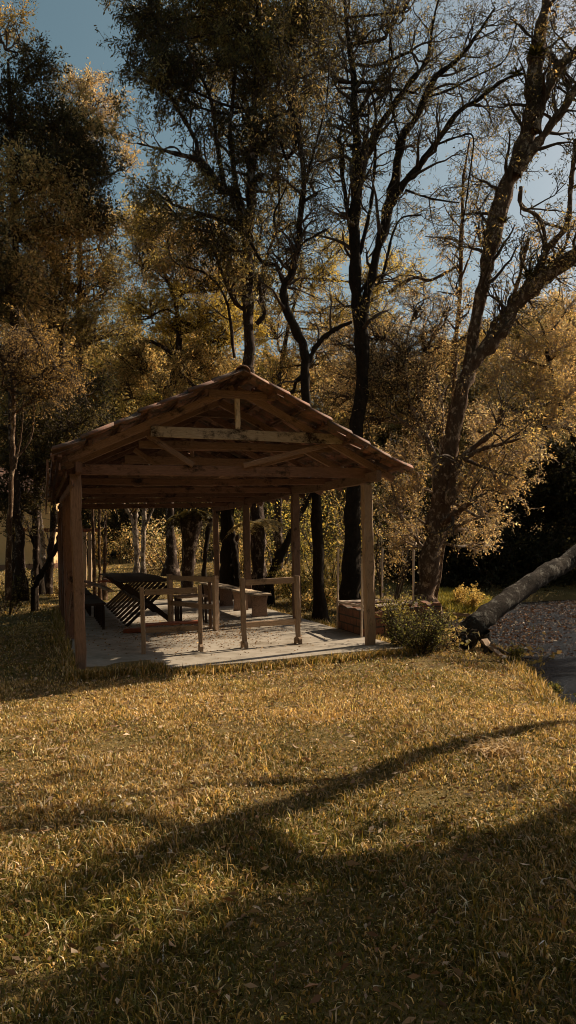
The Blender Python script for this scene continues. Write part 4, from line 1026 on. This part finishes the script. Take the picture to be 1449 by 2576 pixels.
# planks piled at the rear left, low rail fence
gp = 'rough planks piled at the rear of the left benches'
for i, (x0, y0, x1, y1, Yp, z, lb, mt_) in enumerate([(212, 1474, 262, 1468, 19.5, .42, 'long pale plank at the bottom of the pile behind the left benches', WLT), (214, 1462, 250, 1474, 19.2, .5, 'dark plank slanting down to the right on the pile', WD), (250, 1463, 292, 1460, 20, .46, 'thin reddish plank sticking out to the right of the pile', WRED), (252, 1474, 280, 1487, 16.8, .5, 'thick pale plank resting across the far end of the nearer dark bench', WLT), (262, 1456, 288, 1466, 20.6, .42, 'short dark plank at the back of the pile', WD)]):
    A0 = at(x0, y0, Yp); A1 = at(x1, y1, Yp - .3)
    o = beam('plank', A0, A1, .12, .05, mt_, None, rough=.005); tag(o, lb, 'plank', gp)

# stick leaning on the second left post
o = beam('leaning_stick', gnd(165, 1622, -.02), at(179, 1490, 12.3), .03, .03, WD, None, seg=8, rough=.003); tag(o, 'thin stick leaning against the second left post', 'stick')

# ------------------------------------------------------------------ brick pen with poles and rails
cs = [np.array([1.12, 12.05, 0]), np.array([.80, 13.25, 0]), np.array([2.1, 13.75, 0]), np.array([2.45, 12.55, 0])]
ctr = sum(cs) / 4; o = empty('brick_pen', (ctr[0], ctr[1], -.15), 'low square brick pen with thin metal poles and rails behind the front right post', 'brick pen')
HB = .40
for i in range(4):
    P0, P1 = cs[i], cs[(i + 1) % 4]; d = nz((P1 - P0)[None])[0]; nr = np.array([d[1], -d[0], 0]) * .11; L_ = np.linalg.norm(P1 - P0)
    out = (ctr - P0) @ nr > 0; nr = nr if out else -nr
    A0 = P0 + d * (.003 * i); A1 = P1 - d * .112
    k = 14; V = []; UVx = []
    rs = np.random.default_rng(i)
    tz = HB + np.repeat(rs.normal(0, .022, k // 2 + 1), 2)[:k + 1]
    for s, nn in ((0, 0), (1, 1)):
        for j in range(k + 1):
            p = A0 + (A1 - A0) * j / k + nr * nn
            V.append(p + [0, 0, -.35]); V.append(p + [0, 0, tz[j]])
    V = np.array(V) - np.array(o.location); F = []
    for j in range(k):
        b0 = 2 * j; c0 = b0 + 2 * (k + 1)
        F += [[b0, b0 + 2, b0 + 3, b0 + 1], [c0, c0 + 1, c0 + 3, c0 + 2], [b0 + 1, b0 + 3, c0 + 3, c0 + 1]]
    e = 2 * k; F += [[0, 1, 2 * (k + 1) + 1, 2 * (k + 1)], [e, 2 * (k + 1) + e, 2 * (k + 1) + e + 1, e + 1]]
    me = bpy.data.meshes.new('brick_wall'); me.from_pydata([tuple(v) for v in V], [], F); me.materials.append(BRICK)
    uv = me.uv_layers.new(name='UVMap')
    for lp in me.loops:
        co = me.vertices[lp.vertex_index].co; w_ = Vector(co) + o.location
        uv.data[lp.index].uv = ((w_ - Vector(P0)).dot(Vector(d)), w_.z)
    link('brick_wall', me, o)
for i, (px, py, tp, Yp) in enumerate([(848, 1590, 1380, 13.15), (909, 1608, 1400, 11.95), (959, 1560, 1378, 13.9), (1037, 1560, 1383, 12.7)]):
    a = at(px, py, Yp); b = at(px + 3, tp, Yp); a[2] = -.12
    beam('pole', a, b, .032, .032, METAL, o, side=(0, 1, 0), seg=8, rough=.001, bev=.012)
    cs[i if i < 4 else 0]
pp = [at(850, 1514, 13.15), at(912, 1526, 11.95), at(1038, 1516, 12.7), at(958, 1510, 13.9)]
for i in range(4): beam('rail', pp[i], pp[(i + 1) % 4], .03, .04, METAL, o, rough=.001)

# ------------------------------------------------------------------ ochre house wall and pergola at the left
hb = at(70, 1432, 31); hb[2] = float(height(hb[0], hb[1])) - .1
o = empty('ochre_house', hb, 'ochre plastered house half hidden behind the left tree trunks', 'house')
def boxm(name, parent, c, sx, sy, sz, m):
    V = [(c[0] + i * sx / 2, c[1] + j * sy / 2, c[2] + k * sz) for i in (-1, 1) for j in (-1, 1) for k in (0, 1)]
    me = bpy.data.meshes.new(name); me.from_pydata(V, [], [(0, 1, 3, 2), (4, 6, 7, 5), (0, 4, 5, 1), (2, 3, 7, 6), (0, 2, 6, 4), (1, 5, 7, 3)]); me.materials.append(m); return link(name, me, parent)
boxm('wall', o, (-1.6, 2, 0), 5.3, 4, 3.2, OCHRE); boxm('plinth', o, (-1.6, 2, -.2), 5.36, 4.06, .5, plain('plinth', (.22, .12, .08), (.28, .16, .1)))
V = [(-4.6, -.5, 3.15), (1.4, -.5, 3.15), (1.4, 2, 4.5), (-4.6, 2, 4.5), (1.4, 4.5, 3.15), (-4.6, 4.5, 3.15)]
me = bpy.data.meshes.new('roof'); me.from_pydata(V + [(x, y, z - .12) for x, y, z in V], [], [(0, 1, 2, 3), (3, 2, 4, 5), (6, 9, 8, 7), (9, 11, 10, 8), (0, 6, 7, 1), (1, 7, 8, 2), (2, 8, 10, 4), (4, 10, 11, 5), (5, 11, 9, 3), (3, 9, 6, 0)]); me.materials.append(TILE); link('roof', me, o)
me.color_attributes.new('Col', 'FLOAT_COLOR', 'POINT').data.foreach_set('color', [.22, .1, .06, 1] * 12)
o = empty('pergola', at(220, 1440, 25), 'red-beamed pergola on pale posts beyond the left side of the pavilion', 'pergola')
beam('beam', at(30, 1332, 25), at(152, 1334, 25), .08, .12, WRED, o); beam('beam', at(152.5, 1334, 25), at(247, 1334, 25), .08, .10, WRED, o)
for px in (36, 212, 226):
    a = at(px, 1440, 25.0); a[2] = float(height(a[0], a[1])) - .05; beam('post', a, at(px, 1339, 25), .11 if px > 30 else .09, .11, WLT if px > 100 else WD, o, side=(0, 1, 0))

# ------------------------------------------------------------------ shore clutter
def rock(px, py, Y, s, label, seed, nm='stone', m=STONE, z=None, el=(1, .6, .5)):
    rs = np.random.default_rng(seed); u = np.linspace(0, 2 * math.pi, 11)[:-1]; V = [(0, 0, -s * el[2])]
    for j, ph in enumerate(np.linspace(-1.1, 1.1, 5)):
        for t in u: r_ = math.cos(ph) * (1 + rs.normal(0, .12)); V.append((math.cos(t) * r_ * s * el[0], math.sin(t) * r_ * s * el[1], math.sin(ph) * s * el[2]))
    V.append((0, 0, s * el[2])); F = [[0, 1 + (i + 1) % 10, 1 + i] for i in range(10)]
    for j in range(4): F += [[1 + j * 10 + i, 1 + j * 10 + (i + 1) % 10, 11 + j * 10 + (i + 1) % 10, 11 + j * 10 + i] for i in range(10)]
    F += [[41 + i, 41 + (i + 1) % 10, 51] for i in range(10)]
    me = bpy.data.meshes.new(nm); me.from_pydata(V, [], F); me.materials.append(m)
    p = at(px, py, Y); p[2] = float(height(p[0], p[1])) + s * el[2] * .4 if z is None else z; o = link(nm, me, None, p); o.rotation_euler = (0, 0, seed); tag(o, label, nm, None)
    return o
rock(1268, 1655, 11.3, .10, 'pale stone nearest the foot of the leaning trunk', 1); rock(1292, 1663, 11.0, .07, 'small pale stone right of the larger one by the trunk foot', 2); rock(1318, 1600, 13.6, .10, 'flat pale stone lying in the shallow pond', 3, z=-.49, el=(1, .7, .3))
o = beam('driftwood', gnd(1218, 1632, -.15) + [0, 0, .12], gnd(1262, 1660, -.2) + [0, 0, .06], .10, .05, WLT, None, taper=.4, rough=.012); tag(o, 'pale broken piece of driftwood at the foot of the leaning trunk', 'driftwood')
o = beam('fallen_log', at(1125, 1546, 18.8), at(1190, 1548, 18.6), .09, .09, WLT, None, taper=.6, rough=.012); tag(o, 'thin pale log lying on the grass tongue at the pond', 'log')
o = beam('floating_branch', at(1270, 1528, 20.5), at(1400, 1532, 21), .06, .05, WLT, None, taper=.3, rough=.01, bow=.05); o.location.z = WZ + .01; tag(o, 'pale stick floating near the far side of the pond', 'stick')

# ------------------------------------------------------------------ grass, litter
rs = np.random.default_rng(99)
def slab_mask(x, y):
    w_ = np.stack([x, y], -1) - O[:2]; det = UU[0] * VV[1] - UU[1] * VV[0]
    a = (w_[..., 0] * VV[1] - w_[..., 1] * VV[0]) / det; b = (UU[0] * w_[..., 1] - UU[1] * w_[..., 0]) / det
    return (a > -.06) & (a < 4.34) & (b > -.50) & (b < 11)
def scatter(n, y0, y1, half=.42, pad=.5, bias=0.):
    # density roughly even over the visible wedge
    u = rs.random(n); y = np.sqrt(y0 ** 2 + u * (y1 ** 2 - y0 ** 2)); x = (rs.random(n) * 2 - 1) * (half * y + pad); return x, y
def blades(x, y, hgt, wid, cols, lean=.35):
    n = len(x); z = height(x, y); ang = rs.random(n) * 2 * math.pi; ld_ = np.abs(rs.normal(lean, .3, n)); d2 = rs.random(n) * 2 * math.pi
    base = np.c_[x, y, z - .005]; sd2 = np.c_[np.cos(ang), np.sin(ang), np.zeros(n)]; ln = np.c_[np.cos(d2), np.sin(d2), np.zeros(n)]
    up = np.array([0, 0, 1.])
    m1 = base + up * (hgt * .5)[:, None] + ln * (hgt * ld_ * .30)[:, None]; tp = base + up * (hgt * np.clip(1 - .45 * ld_, .25, 1))[:, None] + ln * (hgt * ld_ * 1.0)[:, None]
    w2 = (wid / 2)[:, None]
    V = np.stack([base - sd2 * w2, base + sd2 * w2, m1 + sd2 * w2 * .85, m1 - sd2 * w2 * .85, tp], 1).reshape(-1, 3)
    i = np.arange(n)[:, None] * 5; return V, [i + np.array([[0, 1, 2, 3]]), i + np.array([[3, 2, 4]])], np.repeat(cols, 5, axis=0)
G = Acc()
GR = np.array([(.075, .085, .02), (.13, .125, .03), (.23, .19, .045)]); ST = np.array([(.49, .345, .14), (.40, .28, .09), (.70, .56, .38), (.32, .215, .075)])
for (n, y0, y1, h0, w0) in [(80000, 1.6, 4.2, .055, .0068), (190000, 4.2, 9, .045, .0075), (110000, 9, 16, .048, .011), (50000, 16, 32, .07, .022)]:
    x, y = scatter(n, y0, y1); k = ~slab_mask(x, y) & (pond_sd(x, y) > -.05); x = x[k]; y = y[k]; n = len(x)
    p = vnoise(x, y, 1.1, 4) * .6 + vnoise(x, y, 4.5, 5) * .4; hh = h0 * (.35 + .5 * rs.random(n) + .9 * rs.random(n) ** 4) * (.35 + 1.2 * vnoise(x, y, 2.2, 6))
    fg = sstep(4.6, 3.0, y); straw = rs.random(n) < np.clip(.22 + .8 * p - .30 * fg, .05, .93)  # greener, darker blade mix up close, foreground shade put into the colour
    c = palette(GR, n, rs, .25); c[straw] = palette(ST, int(straw.sum()), rs, .45); fl = rs.random(n) < .10
    c = c * (.62 + .5 * vnoise(x, y, .7, 8) + .3 * vnoise(x, y, 6, 3))[:, None]
    V, Fq, C = blades(x, y, hh, w0 * (.6 + .9 * rs.random(n)), c, .75); G.add(V, Fq, C)
# taller fringe at the slab edge, along the pond edge
bx = []; by = []
for a in rs.random(4600) * 4.7 - .2: pt = q(a, -.53 - abs(rs.normal(0, .08)), 0); bx.append(pt[0]); by.append(pt[1])
for _ in range(1800): pt = q(4.42 + abs(rs.normal(0, .1)), rs.random() * 8 - .4, 0); bx.append(pt[0]); by.append(pt[1])
for _ in range(1800): pt = q(-.06 - abs(rs.normal(0, .1)), rs.random() * 10 - .4, 0); bx.append(pt[0]); by.append(pt[1])
x = 2.2 + rs.random(9000) * 2.4; y = 6.5 + rs.random(9000) * 10; s_ = pond_sd(x, y); k = (s_ > -.05) & (s_ < .35); bx += list(x[k]); by += list(y[k])
bx = np.array(bx); by = np.array(by); n = len(bx); V, Fq, C = blades(bx, by, .11 * (.5 + rs.random(n)), np.full(n, .012), palette(np.concatenate([GR, ST]), n, rs, .3), .5); G.add(V, Fq, C)
x = rs.uniform(3.8, 5.6, 9000); y = rs.uniform(18, 23, 9000); k = pond_sd(x, y) > -.1; x = x[k]; y = y[k]
V, Fq, C = blades(x, y, .16 * (.5 + rs.random(len(x))), np.full(len(x), .02), palette([(.2, .2, .04), (.28, .24, .06)], len(x), rs, .3), .5); G.add(V, Fq, C)
tag(link('lawn_grass', G.mesh('lawn_grass', GRASS)), 'golden patchy grass covering the lawn', 'grass', kind='stuff')
# dry leaves on the lawn
x, y = scatter(10000, 1.8, 14); k = ~slab_mask(x, y) & (pond_sd(x, y) > .1); x = x[k]; y = y[k]; n = len(x); z = height(x, y) + .015 + .035 * rs.random(n)
V, Fq, C = leaf_geo(np.c_[x, y, z], np.c_[rs.normal(0, 1, (n, 2)), rs.normal(0, .25, n)], .022 + .035 * rs.random(n) + .03 * rs.random(n) ** 5, .34, palette([(.30, .20, .12), (.45, .35, .25), (.20, .11, .06)], n, rs, .3), rs, .1)
A = Acc(); A.add(V, Fq, C); tag(link('dry_leaves', A.mesh('dry_leaves', DRY)), 'dry fallen leaves scattered over the lawn', 'fallen leaves', kind='stuff')
# litter on the slab
aa = rs.normal(2.0, .75, 3600); bb = rs.normal(3.2, 1.3, 3600); k = (aa > -.2) & (aa < 4.2) & (bb > -.3); aa = aa[k]; bb = bb[k]; n = len(aa)
P = O[None] + UU[None] * aa[:, None] + VV[None] * bb[:, None] + np.c_[np.zeros((n, 2)), .003 + .006 * rs.random(n)]
V, Fq, C = leaf_geo(P, np.c_[rs.normal(0, 1, (n, 2)), np.zeros(n)], .018 + .022 * rs.random(n), .5, palette([(.34, .2, .08), (.22, .13, .06)], n, rs, .3), rs, .08)
A = Acc(); A.add(V, Fq, C); tag(link('floor_litter', A.mesh('floor_litter', DRY)), 'small brown leaf litter on the concrete floor', 'leaf litter', kind='stuff')
# leaves floating on the pond
n = 30000; x = rs.uniform(3, 16, n); y = rs.uniform(9.5, 24, n); k = (pond_sd(x, y) < .0) & (x < y * .48 + .8) & (rs.random(n) < sstep(12.6, 13.7, y + .4 * (vnoise(x, y, 1.5, 3) - .5) * 2) * (.35 + .65 * (vnoise(x, y, 1.2, 9) > .3))); x = x[k]; y = y[k]; n = len(x)
V, Fq, C = leaf_geo(np.c_[x, y, np.full(n, WZ + .004)], np.c_[rs.normal(0, 1, (n, 2)), rs.normal(0, .1, n)], .03 + .06 * rs.random(n), .55, palette([(.085, .045, .024), (.055, .03, .017), (.13, .07, .037)], n, rs, .4), rs, .06)
br_ = rs.random(n) < .05; C = C.reshape(n, 4, 3); C[br_] = np.array([.5, .42, .32]); C = C.reshape(-1, 3)
A = Acc(); A.add(V, Fq, C); tag(link('floating_leaves', A.mesh('floating_leaves', DRY)), 'brown leaf litter floating on the pond', 'leaf litter', kind='stuff')
# dry tuft on the lawn
c0 = gnd(1255, 1890, 0); n = 260; cx = np.full(n, c0[0]) + rs.normal(0, .09, n); cy = np.full(n, c0[1]) + rs.normal(0, .09, n); A = Acc()
V, Fq, C = blades(cx, cy, .10 * (.6 + rs.random(n)), np.full(n, .011), palette([(.5, .38, .22), (.36, .25, .12)], n, rs, .2), 1.2); A.add(V, Fq, C)
tag(link('dry_grass_tuft', A.mesh('dry_grass_tuft', GRASS, off=c0), loc=c0), 'pale dry tuft of grass lying on the right part of the lawn', 'grass tuft')


# bromeliads on the leaning tree
def brom(px, py, Y, s, label, seed):
    rs2 = np.random.default_rng(seed); c = at(px, py, Y); A = Acc()
    for i in range(46):
        th = rs2.random() * 6.28; dd = np.array([math.cos(th), math.sin(th), .5 + 1.2 * rs2.random()]); dd /= np.linalg.norm(dd); m = 6; t = np.linspace(0, 1, m); Ln = s * (.6 + .6 * rs2.random())
        Pm = c + dd * (t * Ln)[:, None] - np.array([0, 0, 1]) * (.5 * Ln * t ** 2)[:, None]; sv = nz(np.cross(dd, [0, 0, 1.])[None])[0]; wd = s * .055 * (1 - t * .97)
        V = np.concatenate([Pm - sv * wd[:, None], Pm + sv * wd[:, None]]); F = np.array([(k, k + 1, k + 1 + m, k + m) for k in range(m - 1)]); A.add(V, F, np.tile(palette([(.05, .05, .015), (.12, .10, .03)], 1, rs2)[0], (2 * m, 1)))
    tag(link('bromeliad', A.mesh('bromeliad', LEAF, off=c), loc=c), label, 'bromeliad', 'bromeliads growing on the leaning tree')
brom(1330, 705, 16.9, .55, 'large spiky bromeliad in the fork of the thick leaning tree', 1)
brom(1345, 140, 16.9, .55, 'upper bromeliad high on the vertical limb of the leaning tree', 2)
brom(1300, 190, 16.9, .4, 'bromeliad just left of the upper one on the leaning tree', 3)
brom(1270, 560, 17, .3, 'small bromeliad low on the vertical limb of the leaning tree', 4)
print('leaves/polys', sum(len(o.data.polygons) for o in bpy.data.objects if o.type == 'MESH'))
